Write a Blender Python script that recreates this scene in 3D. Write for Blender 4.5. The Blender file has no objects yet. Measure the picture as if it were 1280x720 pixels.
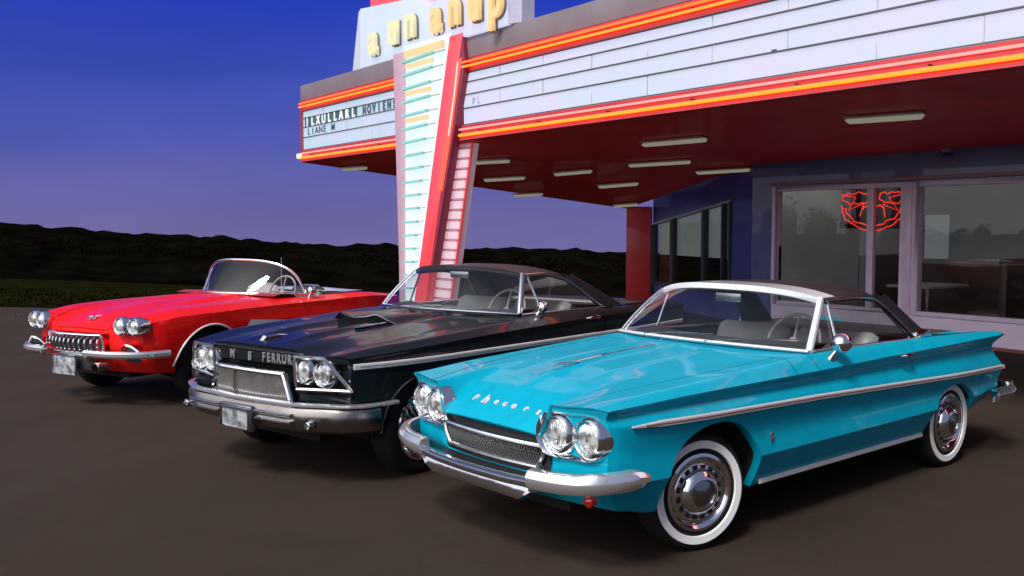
import bpy, bmesh, math, random
import numpy as np
from mathutils import Vector, Matrix, Quaternion
random.seed(7); RNG = np.random.default_rng(7)
PI = math.pi
sc = bpy.context.scene
COL = sc.collection
# ------------------------------------------------------------------ camera
H, PITCH, FPX = 1.7034, 0.06462, 1201.7
cam = bpy.data.cameras.new('camera'); camo = bpy.data.objects.new('camera', cam); COL.objects.link(camo)
camo.location = (0, 0, H); camo.rotation_euler = (PI/2-PITCH, 0, 0)
cam.sensor_width = 36; cam.lens = FPX/1280*36; cam.clip_end = 3000; cam.clip_start = .05
sc.camera = camo
sc.view_settings.view_transform = 'Standard'; sc.view_settings.look = 'None'; sc.view_settings.exposure = 0

# ------------------------------------------------------------------ materials
def newmat(name):
    m = bpy.data.materials.new(name); m.use_nodes = True
    nt = m.node_tree; nt.nodes.clear()
    out = nt.nodes.new('ShaderNodeOutputMaterial'); return m, nt, out
def bsdf(nt, **k):
    b = nt.nodes.new('ShaderNodeBsdfPrincipled')
    for a, v in k.items():
        s = b.inputs[a.replace('_', ' ')]
        s.default_value = (*v, 1) if isinstance(v, tuple) and len(v) == 3 else v
    return b
def noise(nt, scale, detail=4, rough=.55, coord='Object', stretch=None):
    tc = nt.nodes.new('ShaderNodeTexCoord'); n = nt.nodes.new('ShaderNodeTexNoise')
    n.inputs['Scale'].default_value = scale; n.inputs['Detail'].default_value = detail; n.inputs['Roughness'].default_value = rough
    if stretch:
        mp = nt.nodes.new('ShaderNodeMapping'); mp.inputs['Scale'].default_value = stretch
        nt.links.new(tc.outputs[coord], mp.inputs[0]); nt.links.new(mp.outputs[0], n.inputs['Vector'])
    else: nt.links.new(tc.outputs[coord], n.inputs['Vector'])
    return n
def ramp(nt, fac, stops):
    r = nt.nodes.new('ShaderNodeValToRGB'); e = r.color_ramp.elements
    while len(e) < len(stops): e.new(.5)
    for el, (p, c) in zip(e, stops):
        el.position = p; el.color = (*c, 1)
    nt.links.new(fac, r.inputs[0]); return r
def simple(name, col, rough=.5, metal=0, coat=0, var=.12, vs=6, bump=0, bs=60, em=None, ems=0, spec=.5, coatr=.03):
    m, nt, out = newmat(name)
    b = bsdf(nt, Roughness=rough, Metallic=metal, Coat_Weight=coat, Coat_Roughness=coatr, Specular_IOR_Level=spec)
    n = noise(nt, vs)
    r = ramp(nt, n.outputs[0], [(.3, tuple(c*(1-var) for c in col)), (.7, tuple(min(1, c*(1+var)) for c in col))])
    nt.links.new(r.outputs[0], b.inputs['Base Color'])
    if bump:
        n2 = noise(nt, bs); bp = nt.nodes.new('ShaderNodeBump'); bp.inputs['Strength'].default_value = bump; bp.inputs['Distance'].default_value = .01
        nt.links.new(n2.outputs[0], bp.inputs['Height']); nt.links.new(bp.outputs[0], b.inputs['Normal'])
    if em:
        b.inputs['Emission Color'].default_value = (*em, 1); b.inputs['Emission Strength'].default_value = ems
    nt.links.new(b.outputs[0], out.inputs[0]); return m
def paint(name, col, metal=0, rough=.32, coat=1.0, flake=0, coatr=.025, spec=.5):
    m, nt, out = newmat(name)
    b = bsdf(nt, Base_Color=col, Roughness=rough, Metallic=metal, Coat_Weight=coat, Coat_Roughness=coatr, Specular_IOR_Level=spec)
    # faint waviness of real sheet metal, road film near the sills
    n = noise(nt, 2.2, 2); bp = nt.nodes.new('ShaderNodeBump'); bp.inputs['Strength'].default_value = .03; bp.inputs['Distance'].default_value = .012
    nt.links.new(n.outputs[0], bp.inputs['Height']); nt.links.new(bp.outputs[0], b.inputs['Coat Normal'])
    n3 = noise(nt, 9, 6); r = ramp(nt, n3.outputs[0], [(.35, tuple(c*.93 for c in col)), (.65, tuple(min(1, c*1.05) for c in col))])
    if flake:
        n4 = noise(nt, 900, 1); bp2 = nt.nodes.new('ShaderNodeBump'); bp2.inputs['Strength'].default_value = flake; bp2.inputs['Distance'].default_value = .001
        nt.links.new(n4.outputs[0], bp2.inputs['Height']); nt.links.new(bp2.outputs[0], b.inputs['Normal'])
    nt.links.new(r.outputs[0], b.inputs['Base Color']); nt.links.new(b.outputs[0], out.inputs[0]); return m
def chrome_mat(name, col=(.82,.84,.86), rough=.06):
    m, nt, out = newmat(name)
    b = bsdf(nt, Base_Color=col, Roughness=rough, Metallic=1.0)
    n = noise(nt, 3.5, 2); bp = nt.nodes.new('ShaderNodeBump'); bp.inputs['Strength'].default_value = .18; bp.inputs['Distance'].default_value = .03
    nt.links.new(n.outputs[0], bp.inputs['Height']); nt.links.new(bp.outputs[0], b.inputs['Normal'])
    n2 = noise(nt, 14, 5); mr = nt.nodes.new('ShaderNodeMapRange'); mr.inputs['To Min'].default_value = rough*.6; mr.inputs['To Max'].default_value = rough*2.2
    nt.links.new(n2.outputs[0], mr.inputs[0]); nt.links.new(mr.outputs[0], b.inputs['Roughness'])
    nt.links.new(b.outputs[0], out.inputs[0]); return m
def glass_mat(name, tint=(.82,.86,.86), ior=1.5, extra=0.0):
    m, nt, out = newmat(name)
    t = nt.nodes.new('ShaderNodeBsdfTransparent'); t.inputs[0].default_value = (*tint, 1)
    g = nt.nodes.new('ShaderNodeBsdfGlossy'); g.inputs['Roughness'].default_value = .01; g.inputs[0].default_value = (1,1,1,1)
    lw_ = nt.nodes.new('ShaderNodeLayerWeight'); lw_.inputs[0].default_value = .5
    f0 = ((ior-1)/(ior+1))**2+extra        # Schlick reflectance, the same for both sides of a thin pane
    f = nt.nodes.new('ShaderNodeMath'); f.operation = 'POWER'; f.inputs[1].default_value = 5; nt.links.new(lw_.outputs['Facing'], f.inputs[0])
    a = nt.nodes.new('ShaderNodeMath'); a.operation = 'MULTIPLY_ADD'; a.inputs[1].default_value = 1-f0; a.inputs[2].default_value = f0; a.use_clamp = True
    mx = nt.nodes.new('ShaderNodeMixShader')
    nt.links.new(f.outputs[0], a.inputs[0]); nt.links.new(a.outputs[0], mx.inputs[0])
    nt.links.new(t.outputs[0], mx.inputs[1]); nt.links.new(g.outputs[0], mx.inputs[2]); nt.links.new(mx.outputs[0], out.inputs[0])
    return m
def emis(name, col, s, base=(.6,.6,.6), var=None, rough=.4):
    m, nt, out = newmat(name)
    b = bsdf(nt, Base_Color=base, Roughness=rough, Emission_Color=col, Emission_Strength=s)
    if var:
        n = noise(nt, var[0], 3); r = ramp(nt, n.outputs[0], [(.35, var[1]), (.65, col)]); nt.links.new(r.outputs[0], b.inputs['Emission Color'])
    nt.links.new(b.outputs[0], out.inputs[0]); return m

M = {}
M['turq'] = paint('turquoise_paint', (.0,.31,.445), metal=.0, rough=.5, flake=.015, coat=.28, coatr=.03, spec=.08)
M['black'] = paint('black_paint', (.007,.010,.012), rough=.35, coat=.45, coatr=.06, spec=.12)
M['red'] = paint('red_paint', (.80,.006,.006), rough=.42, coat=.5, coatr=.035, spec=.25)
M['chrome'] = chrome_mat('chrome')
M['bright'] = chrome_mat('bright_trim', (.9,.9,.9), .16)
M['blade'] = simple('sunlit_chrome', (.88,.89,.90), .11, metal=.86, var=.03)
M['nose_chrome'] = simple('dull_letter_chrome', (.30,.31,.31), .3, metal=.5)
M['trim'] = simple('side_trim_silver', (.74,.72,.72), .28, metal=.35, var=.04)
M['darkchrome'] = chrome_mat('dark_chrome', (.35,.37,.38), .15)  # darker, rougher chrome for small fittings
M['rubber'] = simple('tyre_rubber', (.009,.009,.009), .7, spec=.3, bump=.15, bs=120)
M['white'] = simple('whitewall_rubber', (.84,.84,.82), .5, var=.05)
M['well'] = simple('wheel_well_black', (.008,.008,.008), .9)
M['grille_black'] = simple('grille_black', (.01,.01,.011), .5, coat=.2)
M['glass'] = glass_mat('car_glass', (.88,.91,.91), 1.5, .02)
M['roofblack'] = simple('black_vinyl_roof', (.012,.013,.016), .42, coat=.12, bump=.1, bs=300, coatr=.1)
M['silver'] = simple('silver_white_roof_paint', (.72,.73,.74), .22, coat=.8, var=.03)
M['seat_gray'] = simple('grey_vinyl', (.30,.29,.28), .45, var=.1)
M['seat_light'] = simple('light_vinyl', (.32,.27,.25), .5, var=.1)
M['seat_black'] = simple('black_vinyl', (.02,.02,.02), .4)
M['seat_red'] = simple('red_vinyl', (.35,.02,.02), .45)
M['interior'] = simple('interior_dark', (.03,.03,.032), .7)
M['door_card'] = simple('door_card', (.07,.045,.035), .7)
M['red_lamp'] = simple('red_lens', (.65,.02,.01), .15, coat=1)
M['amber'] = simple('orange_lens', (.7,.12,.01), .2, coat=1)
M['letter_dark'] = simple('letter_dark', (.02,.10,.10), .5)
M['plate'] = simple('plate_face', (.34,.36,.38), .35, metal=.4, bump=.9, bs=26, var=.75, vs=16)
# headlamp glass: fluted lens over a bright bowl
def lens_mat():
    m, nt, out = newmat('headlamp_lens')
    b = bsdf(nt, Base_Color=(.80,.82,.80), Roughness=.12, Metallic=.55, Coat_Weight=1, Coat_Roughness=.02)
    tc = nt.nodes.new('ShaderNodeTexCoord'); w = nt.nodes.new('ShaderNodeTexWave'); w.bands_direction = 'Y'
    w.inputs['Scale'].default_value = 22; w.inputs['Distortion'].default_value = .6
    v = nt.nodes.new('ShaderNodeTexNoise'); v.inputs['Scale'].default_value = 26; v.inputs['Detail'].default_value = 3
    nt.links.new(tc.outputs['Object'], w.inputs['Vector']); nt.links.new(tc.outputs['Object'], v.inputs['Vector'])
    a = nt.nodes.new('ShaderNodeMath'); a.operation = 'ADD'; nt.links.new(w.outputs[1], a.inputs[0]); nt.links.new(v.outputs[0], a.inputs[1])
    bp = nt.nodes.new('ShaderNodeBump'); bp.inputs['Strength'].default_value = .5; bp.inputs['Distance'].default_value = .008
    nt.links.new(a.outputs[0], bp.inputs['Height']); nt.links.new(bp.outputs[0], b.inputs['Normal'])
    r = ramp(nt, v.outputs[0], [(.4, (.25,.26,.25)), (.55, (.9,.92,.9))]); nt.links.new(r.outputs[0], b.inputs['Base Color'])
    nt.links.new(b.outputs[0], out.inputs[0]); return m
M['lens'] = lens_mat()

# ------------------------------------------------------------------ mesh helpers
class MB:
    def __init__(s): s.v = []; s.f = []
    def add(s, vs, fs):
        n = len(s.v); s.v += [tuple(map(float, p)) for p in vs]; s.f += [tuple(i+n for i in f) for f in fs]; return s
    def grid(s, A, cu=False, cv=False):
        A = np.asarray(A, float); m, n = A.shape[:2]; fs = []
        for i in range(m if cu else m-1):
            for j in range(n if cv else n-1):
                a, b = i*n+j, i*n+(j+1) % n; c, d = ((i+1) % m)*n+(j+1) % n, ((i+1) % m)*n+j
                fs.append((a, b, c, d))
        return s.add(A.reshape(-1, 3), fs)
    def sym(s, A):
        A = np.asarray(A, float); s.grid(A); B = A.copy(); B[..., 1] *= -1; return s.grid(B[::-1])
    def box(s, c, d, rz=0, rot=None):
        R = rot if rot is not None else Matrix.Rotation(rz, 3, 'Z')
        vs = [Vector(c)+R @ Vector((x*d[0]/2, y*d[1]/2, z*d[2]/2)) for x in (-1,1) for y in (-1,1) for z in (-1,1)]
        return s.add(vs, [(0,1,3,2),(4,6,7,5),(0,4,5,1),(2,3,7,6),(0,2,6,4),(1,5,7,3)])
    def tube(s, path, r, n=8, closed=False, sq=(1,1)):
        P = [Vector(p) for p in path]; m = len(P); rings = []; rr = r if hasattr(r, '__len__') else [r]*m
        up = None
        for i in range(m):
            a = P[(i-1) % m] if (closed or i > 0) else P[i]; b = P[(i+1) % m] if (closed or i < m-1) else P[i]
            t = (b-a).normalized()
            if up is None:
                up = Vector((0,0,1)) if abs(t.z) < .9 else Vector((0,1,0))
            u = (up-t*up.dot(t)).normalized(); w = t.cross(u); up = u
            rings.append([P[i]+(u*math.cos(2*PI*k/n)*sq[1]+w*math.sin(2*PI*k/n)*sq[0])*rr[i] for k in range(n)])
        s.grid(rings, cu=closed, cv=True)
        if not closed:
            o = len(s.v)-m*n; s.f.append(tuple(o+k for k in range(n))); s.f.append(tuple(o+(m-1)*n+k for k in range(n))[::-1])
        return s
    def sweep(s, path, prof, up=(0,0,1), side=None, caps=True):
        """prof: list of (outward, up) ; path points; outward = up x tangent"""
        P = [Vector(p) for p in path]; m = len(P); up = Vector(up); rings = []
        for i in range(m):
            t = (P[min(i+1, m-1)]-P[max(i-1, 0)]); t = (t-up*t.dot(up)).normalized(); o = up.cross(t)
            pr = prof(i/(m-1)) if callable(prof) else prof
            rings.append([P[i]+o*a+up*b for a, b in pr])
        n = len(rings[0]); s.grid(rings, cv=True)
        if caps:
            o = len(s.v)-m*n; s.f.append(tuple(o+k for k in range(n))); s.f.append(tuple(o+(m-1)*n+k for k in range(n))[::-1])
        return s
    def lathe(s, prof, c, ax='y', n=48, cap=False, seg=(0, 2*PI)):
        """prof: (r, h) ; h along axis (negative = outward for y)"""
        rings = []; full = abs(seg[1]-seg[0]-2*PI) < 1e-6
        for k in range(n if full else n+1):
            a = seg[0]+(seg[1]-seg[0])*k/n; ca, sa = math.cos(a), math.sin(a); row = []
            for r, h in prof:
                p = (r*ca, h, r*sa) if ax == 'y' else ((h, r*ca, r*sa) if ax == 'x' else (r*ca, r*sa, h))
                row.append((c[0]+p[0], c[1]+p[1], c[2]+p[2]))
            rings.append(row)
        return s.grid(rings, cu=full)
    def poly(s, pts, thick=None):
        n = len(pts); s.add(pts, [tuple(range(n))])
        if thick is not None:
            t = Vector(thick); q = [Vector(p)+t for p in pts]; s.add(q, [tuple(range(n))[::-1]])
            a = len(s.v)-2*n
            for i in range(n): s.f.append((a+i, a+n+i, a+n+(i+1) % n, a+(i+1) % n))
        return s
    def build(s, name, mat, parent=None, ang=35, bevel=0, weld=True, solid=0, subs=0):
        me = bpy.data.meshes.new(name); me.from_pydata(s.v, [], s.f); me.validate()
        bm = bmesh.new(); bm.from_mesh(me)
        if weld: bmesh.ops.remove_doubles(bm, verts=bm.verts, dist=1e-5)
        bmesh.ops.recalc_face_normals(bm, faces=bm.faces)
        if bevel:
            es = [e for e in bm.edges if len(e.link_faces) == 2 and e.calc_face_angle(0) > .7]
            bmesh.ops.bevel(bm, geom=es, offset=bevel, segments=2, affect='EDGES', profile=.6, clamp_overlap=True)
        bm.to_mesh(me); bm.free()
        me.polygons.foreach_set('use_smooth', [True]*len(me.polygons)); me.set_sharp_from_angle(angle=math.radians(ang))
        me.materials.append(mat); o = bpy.data.objects.new(name, me); COL.objects.link(o)
        if parent: o.parent = parent
        if solid:
            md = o.modifiers.new('thickness', 'SOLIDIFY'); md.thickness = solid; md.offset = 0
        return o
def thing(name, label, cat, loc=(0,0,0), rz=0, group=None):
    o = bpy.data.objects.new(name, None); o.empty_display_size = .2; COL.objects.link(o); o.location = loc; o.rotation_euler = (0,0,rz)
    o['label'] = label; o['category'] = cat
    if group: o['group'] = group
    return o
def tag(o, label=None, cat=None, group=None, kind=None):
    if label: o['label'] = label
    if cat: o['category'] = cat
    if group: o['group'] = group
    if kind: o['kind'] = kind
    return o
def dup(o, parent=None):
    c = o.copy(); COL.objects.link(c); c.parent = parent
    for ch in list(o.children): dup(ch, c)
    return c
def text_mesh(name, txt, size, mat, parent, M4, extrude=.01, bold=0, spacing=1.0, sx=1.0):
    cu = bpy.data.curves.new(name, 'FONT'); cu.body = txt; cu.size = size; cu.extrude = extrude; cu.offset = bold; cu.space_character = spacing
    cu.align_x = 'CENTER'; cu.align_y = 'CENTER'
    t = bpy.data.objects.new('tmp', cu); COL.objects.link(t); bpy.context.view_layer.update()
    me = bpy.data.meshes.new_from_object(t.evaluated_get(bpy.context.evaluated_depsgraph_get()))
    bpy.data.objects.remove(t); me.transform(M4 @ Matrix.Diagonal((sx, 1, 1, 1))); me.materials.clear(); me.materials.append(mat); me.name = name
    o = bpy.data.objects.new(name, me); COL.objects.link(o)
    if parent: o.parent = parent
    return o

def pchip(xs, ys):
    xs = np.array(xs, float); ys = np.array(ys, float); h = np.diff(xs); d = np.diff(ys)/h; n = len(xs); m = np.zeros(n)
    if n == 2: m[:] = d[0]
    else:
        for i in range(1, n-1):
            if d[i-1]*d[i] > 0:
                w1 = 2*h[i]+h[i-1]; w2 = h[i]+2*h[i-1]; m[i] = (w1+w2)/(w1/d[i-1]+w2/d[i])
        m[0] = d[0]*1.0; m[-1] = d[-1]
    def f(x):
        x = np.clip(np.asarray(x, float), xs[0], xs[-1]); i = np.clip(np.searchsorted(xs, x)-1, 0, n-2); t = (x-xs[i])/h[i]
        return (1+2*t)*(1-t)**2*ys[i]+t*(1-t)**2*h[i]*m[i]+t*t*(3-2*t)*ys[i+1]+t*t*(t-1)*h[i]*m[i+1]
    return f
def sstep(a, b, x):
    t = np.clip((np.asarray(x, float)-a)/(b-a), 0, 1); return t*t*(3-2*t)

# ------------------------------------------------------------------ car body framework
# local space: x backwards from the front axle, y to the car's right (visible side is -y), z up
class Car:
    def __init__(s, cfg): s.__dict__.update(cfg); s.prep()
    def prep(s):
        s.cy = pchip(*zip(*s.crest_y)); s.cz = pchip(*zip(*s.crest_z))
        s.keys = [(pchip(*zip(*z)), pchip(*zip(*y))) for z, y in s.side]   # from the sill up to just under the crest
        s.tops = [(q, pchip(*zip(*z))) for q, z in s.top]                   # q ascending, without the crest
        s.fo_f = pchip(*zip(*s.fo)); s.ro_f = pchip(*zip(*s.ro))
    def arch(s, x):
        b = s.keys[0][0](x)+0*x
        for (xc, zc, rx, rz, e) in s.arches:
            u = np.clip(np.abs((x-xc)/rx), 0, 1); a = zc+rz*(1-u**e)**(1/e); b = np.where(np.abs(x-xc) < rx, np.maximum(b, a), b)
        return b
    def Y(s, x, z):
        zs = [float(k[0](x)) for k in s.keys]+[float(s.cz(x))]; ys = [float(k[1](x)) for k in s.keys]+[float(s.cy(x))]
        c = s.crease
        if z <= zs[c]: return float(pchip(zs[:c+1], ys[:c+1])(z))
        return float(pchip(zs[c:], ys[c:])(z))
    def sx(s, x, z):
        wf = float(1-sstep(s.x0, s.x0+.45, x)); wr = float(sstep(s.x1-.5, s.x1, x))
        return x+float(s.fo_f(z))*wf+float(s.ro_f(z))*wr
    def cols(s, xa, xb):
        xs = list(np.linspace(xa, xb, max(3, int((xb-xa)/.06)+2)))
        for (xc, zc, rx, rz, e) in s.arches:
            xs += [xc-rx*math.cos(t) for t in np.linspace(0, PI, 41)]+[xc-rx-.002, xc+rx+.002]
        xs += list(s.x0+np.array([.01,.025,.045,.07,.1,.135,.17,.21,.26]))
        xs = sorted(x for x in xs if xa+1e-4 < x < xb-1e-4); out = [xa]
        for x in xs:
            if x-out[-1] > 1e-3: out.append(x)
        return out+[xb]
    def side_grid(s, xa, xb, ret=(False, False)):
        rows = []
        X = s.cols(xa, xb)
        for x in X:
            b = float(s.arch(np.array(x))); zk = [float(k[0](x)) for k in s.keys]+[float(s.cz(x))]; zz = []; prev = b
            N = s.rown
            for i in range(len(zk)-1):
                lo = max(zk[i], b+.004*i); hi = max(zk[i+1], b+.004*(i+1)) if i < len(zk)-2 else zk[-1]
                lo = min(lo, hi-1e-4) if i == len(zk)-2 else lo
                zz += list(np.linspace(lo, hi, N[i], endpoint=False))
            zz.append(zk[-1])
            P = [(s.sx(x, z), -s.Y(x, z), z) for z in zz]
            p0 = P[0]; P = [(p0[0], p0[1]+.05, p0[2]-.002), (p0[0], p0[1]+.006, p0[2]-.004)]+P
            rows.append(P)
        if ret[0]: rows = [[(p[0], p[1]+.02, p[2]) for p in rows[0]]]+rows
        if ret[1]: rows = rows+[[(p[0], p[1]+.02, p[2]) for p in rows[-1]]]
        return np.array(rows)
    def topz(s, x, y):
        cy = float(s.cy(x)); q = min(abs(y)/cy, 1)
        qs = [t[0] for t in s.tops]+[1]; zs = [float(t[1](x)) for t in s.tops]+[float(s.cz(x))]
        return float(pchip(qs, zs)(q))+s.bump(x, abs(y))*(1 if q < .999 else 0)
    def T(s, x, y):
        q = min(abs(y)/float(s.cy(x)), 1); wf = float(1-sstep(s.x0, s.x0+.6, x)); wr = float(sstep(s.x1-.6, s.x1, x))
        w2 = float(1-sstep(s.x0, s.x0+.45, x)); wr2 = float(sstep(s.x1-.5, s.x1, x)); cz = float(s.cz(x))
        return (x-s.bow*(1-q**s.bowe)*wf+s.rbow*(1-q*q)*wr+float(s.fo_f(cz))*w2+float(s.ro_f(cz))*wr2, y, s.topz(x, y))
    def top_grid(s, xa, xb, qa, qb, n=24, ys=None):
        """qa,qb: functions x -> |y|"""
        g = []
        for x in s.cols(xa, xb):
            a, b = qa(x), qb(x); yy = [a+(b-a)*t for t in np.linspace(0, 1, n)]
            g.append([s.T(x, -y) for y in yy])
        return np.array(g)
    def face_grid(s, nrow=26, ncol=61):
        g = []
        for q in np.linspace(-1, 1, ncol):
            y0 = q*float(s.cy(s.x0)); E = s.T(s.x0, y0); zb = float(s.keys[0][0](s.x0)); row = [E]
            lip = s.lip(abs(y0))
            ztop = E[2]-.012
            if abs(q) < .999: row.append((E[0]+.004, y0, E[2]-.008)); row.append((E[0]+lip*.7, y0, E[2]-.011))
            else: row += [E, E]
            for t in np.linspace(0, 1, nrow):
                z = ztop+(zb-ztop)*t; yy = q*s.Y(s.x0, z)
                xf = s.x0-s.bow*(1-abs(q)**s.bowe)+float(s.fo_f(z))+(s.face(abs(yy), z) if abs(q) < .999 else 0)
                row.append((xf, yy, z))
            g.append(row)
        return np.array(g)
    def rear_grid(s, nrow=16, ncol=31):
        g = []
        for q in np.linspace(-1, 1, ncol):
            y0 = q*float(s.cy(s.x1)); E = s.T(s.x1, y0); zb = float(s.keys[0][0](s.x1)); row = [E]
            for t in np.linspace(0, 1, nrow):
                z = E[2]+(zb-E[2])*t; z = z if t else E[2]-.004; yy = q*s.Y(s.x1, z)
                row.append((s.x1+s.rbow*(1-q*q)+float(s.ro_f(z)), yy, z))
            g.append(row)
        return np.array(g)
    def trim_path(s, xa, xb, zf, n=40, off=.006):
        return [(s.sx(x, zf(x)), -s.Y(x, float(zf(x)))-off, float(zf(x))) for x in np.linspace(xa, xb, n)]

def both(fn):
    for sg in (-1, 1): fn(sg)
def mirror_path(p): return [(a, -b, c) for a, b, c in p]

def make_wheel(root, R, rimR, width, style, ww=None):
    mb = MB(); w = width/2
    prof = [(rimR-.01, -w+.03), (rimR+.002, -w+.012), (rimR+.02, -w+.004), (rimR+.05, -w-.004), (R-.035, -w-.002), (R-.018, -w+.006), (R-.006, -w+.022), (R, -w+.04), (R+.001, 0), (R, w-.04), (R-.006, w-.022), (R-.03, w), (rimR+.02, w), (rimR-.01, w-.03)]
    mb.lathe(prof, (0,0,0), n=64)
    t = mb.build('wheel', M['rubber'], root)
    if ww:
        a, b = ww; MB().lathe([(a, -w+.002), (a+.003, -w-.008), (b-.004, -w-.009), (b, -w+.003)], (0,0,0), n=72).build('whitewall', M['white'], t)
    rim = MB()
    if style == 'cap':
        rim.lathe([(rimR+.004, -w+.014), (rimR+.004, -w-.004), (rimR-.012, -w-.008), (rimR-.028, -w+.004), (rimR-.034, -w+.016)], (0,0,0), n=64)
        rim.build('rim', M['chrome'], t)
        d = MB(); d.lathe([(rimR-.034, -w+.016), (.150, -w+.014), (.146, -w+.010), (.124, -w+.006), (.120, -w-.004), (.114, -w-.012), (.100, -w-.026), (.088, -w-.036), (.074, -w-.038)], (0,0,0), n=64)
        d.build('hub_cap', M['chrome'], t)
        s2 = MB()
        for k in range(16):
            a = 2*PI*(k+.5)/16; c, s_ = math.cos(a), math.sin(a); R3 = Matrix.Rotation(-a, 3, 'Y')
            s2.box((.135*c, -w+.0075, .135*s_), (.020, .008, .030), rot=R3)
        s2.build('slot_ring', M['grille_black'], t)
        MB().lathe([(.074, -w-.038), (.070, -w-.030), (.05, -w-.036), (.03, -w-.044), (.0005, -w-.046)], (0,0,0), n=40).build('hub_centre', M['darkchrome'], t)
    else:
        rim.lathe([(rimR+.004, -w+.014), (rimR+.004, -w-.004), (rimR-.01, -w-.008), (rimR-.03, -w+.006), (rimR-.04, -w+.05), (.04, -w+.055)], (0,0,0), n=64)
        rim.build('rim', M['chrome'], t)
        d = MB()
        ns = 5 if style == 'five' else 12
        for k in range(ns):
            a = 2*PI*k/ns; c, s_ = math.cos(a), math.sin(a); R3 = Matrix.Rotation(-a, 3, 'Y')
            d.box(((.05+rimR-.02)/2*c, -w+.02, (.05+rimR-.02)/2*s_), (rimR-.07, .03, .05 if ns == 5 else .026), rot=R3)
        d.lathe([(.075, -w+.03), (.07, -w-.005), (.05, -w-.02), (.0005, -w-.024)], (0,0,0), n=32)
        d.build('hub_cap', M['chrome'], t, bevel=.006)
    return t
def place_wheels(root, proto, xs, y, z, steer=0):
    first = True
    for x in xs:
        for sg in (-1, 1):
            w = proto if first else dup(proto, root); first = False
            w.location = (x, sg*y, z); w.rotation_euler = (0, random.uniform(0, 1), 0) if sg < 0 else (0, 0, PI)
            if sg < 0: w.rotation_euler = (0, .2*x, steer if x < 1 else 0)
            elif x < 1: w.rotation_euler = (0, 0, PI+steer)
def inner(root, c, zf=.25):
    """dark wheel wells and floor pan"""
    mb = MB()
    for (xc, zc, rx, rz, e) in c.arches:
        for sg in (-1, 1):
            rows = []
            for t in np.linspace(0, PI, 25):
                co, si = math.cos(t), math.sin(t)
                x = xc-(rx+.012)*np.sign(co)*abs(co)**(2/e); z = zc+(rz+.012)*abs(si)**(2/e)
                yo = c.Y(min(max(x, c.x0+.01), c.x1-.01), max(z, .3))-.035
                rows.append([(x, sg*yo, max(z, .16)), (x, sg*.42, max(z, .16))])
            mb.grid(rows)
            cen = [(xc, sg*.42, .16)]+[(r[1][0], r[1][1], r[1][2]) for r in rows]
            mb.add(cen, [(0, i, i+1) for i in range(1, len(cen)-1)])
    xa, xb = c.x0+.12, c.x1-.12
    a1 = c.arches[0]; a2 = c.arches[1]
    mb.box(((a1[0]+a1[2]+a2[0]-a2[2])/2, 0, zf+.03), (a2[0]-a2[2]-a1[0]-a1[2]-.02, 1.44, .06))
    mb.box(((xa+xb)/2, 0, zf+.05), (xb-xa, .8, .1))
    mb.box(((xa+a1[0]-a1[2])/2, 0, .36), (a1[0]-a1[2]-xa-.03, 1.3, .06))
    mb.box(((xb+a2[0]+a2[2])/2, 0, .40), (xb-a2[0]-a2[2]-.03, 1.3, .06))
    mb.build('underbody', M['well'], root)

def bezier(a, b, c, n=16):
    a, b, c = map(Vector, (a, b, c)); return [a*(1-t)**2+b*2*t*(1-t)+c*t*t for t in np.linspace(0, 1, n)]

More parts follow.
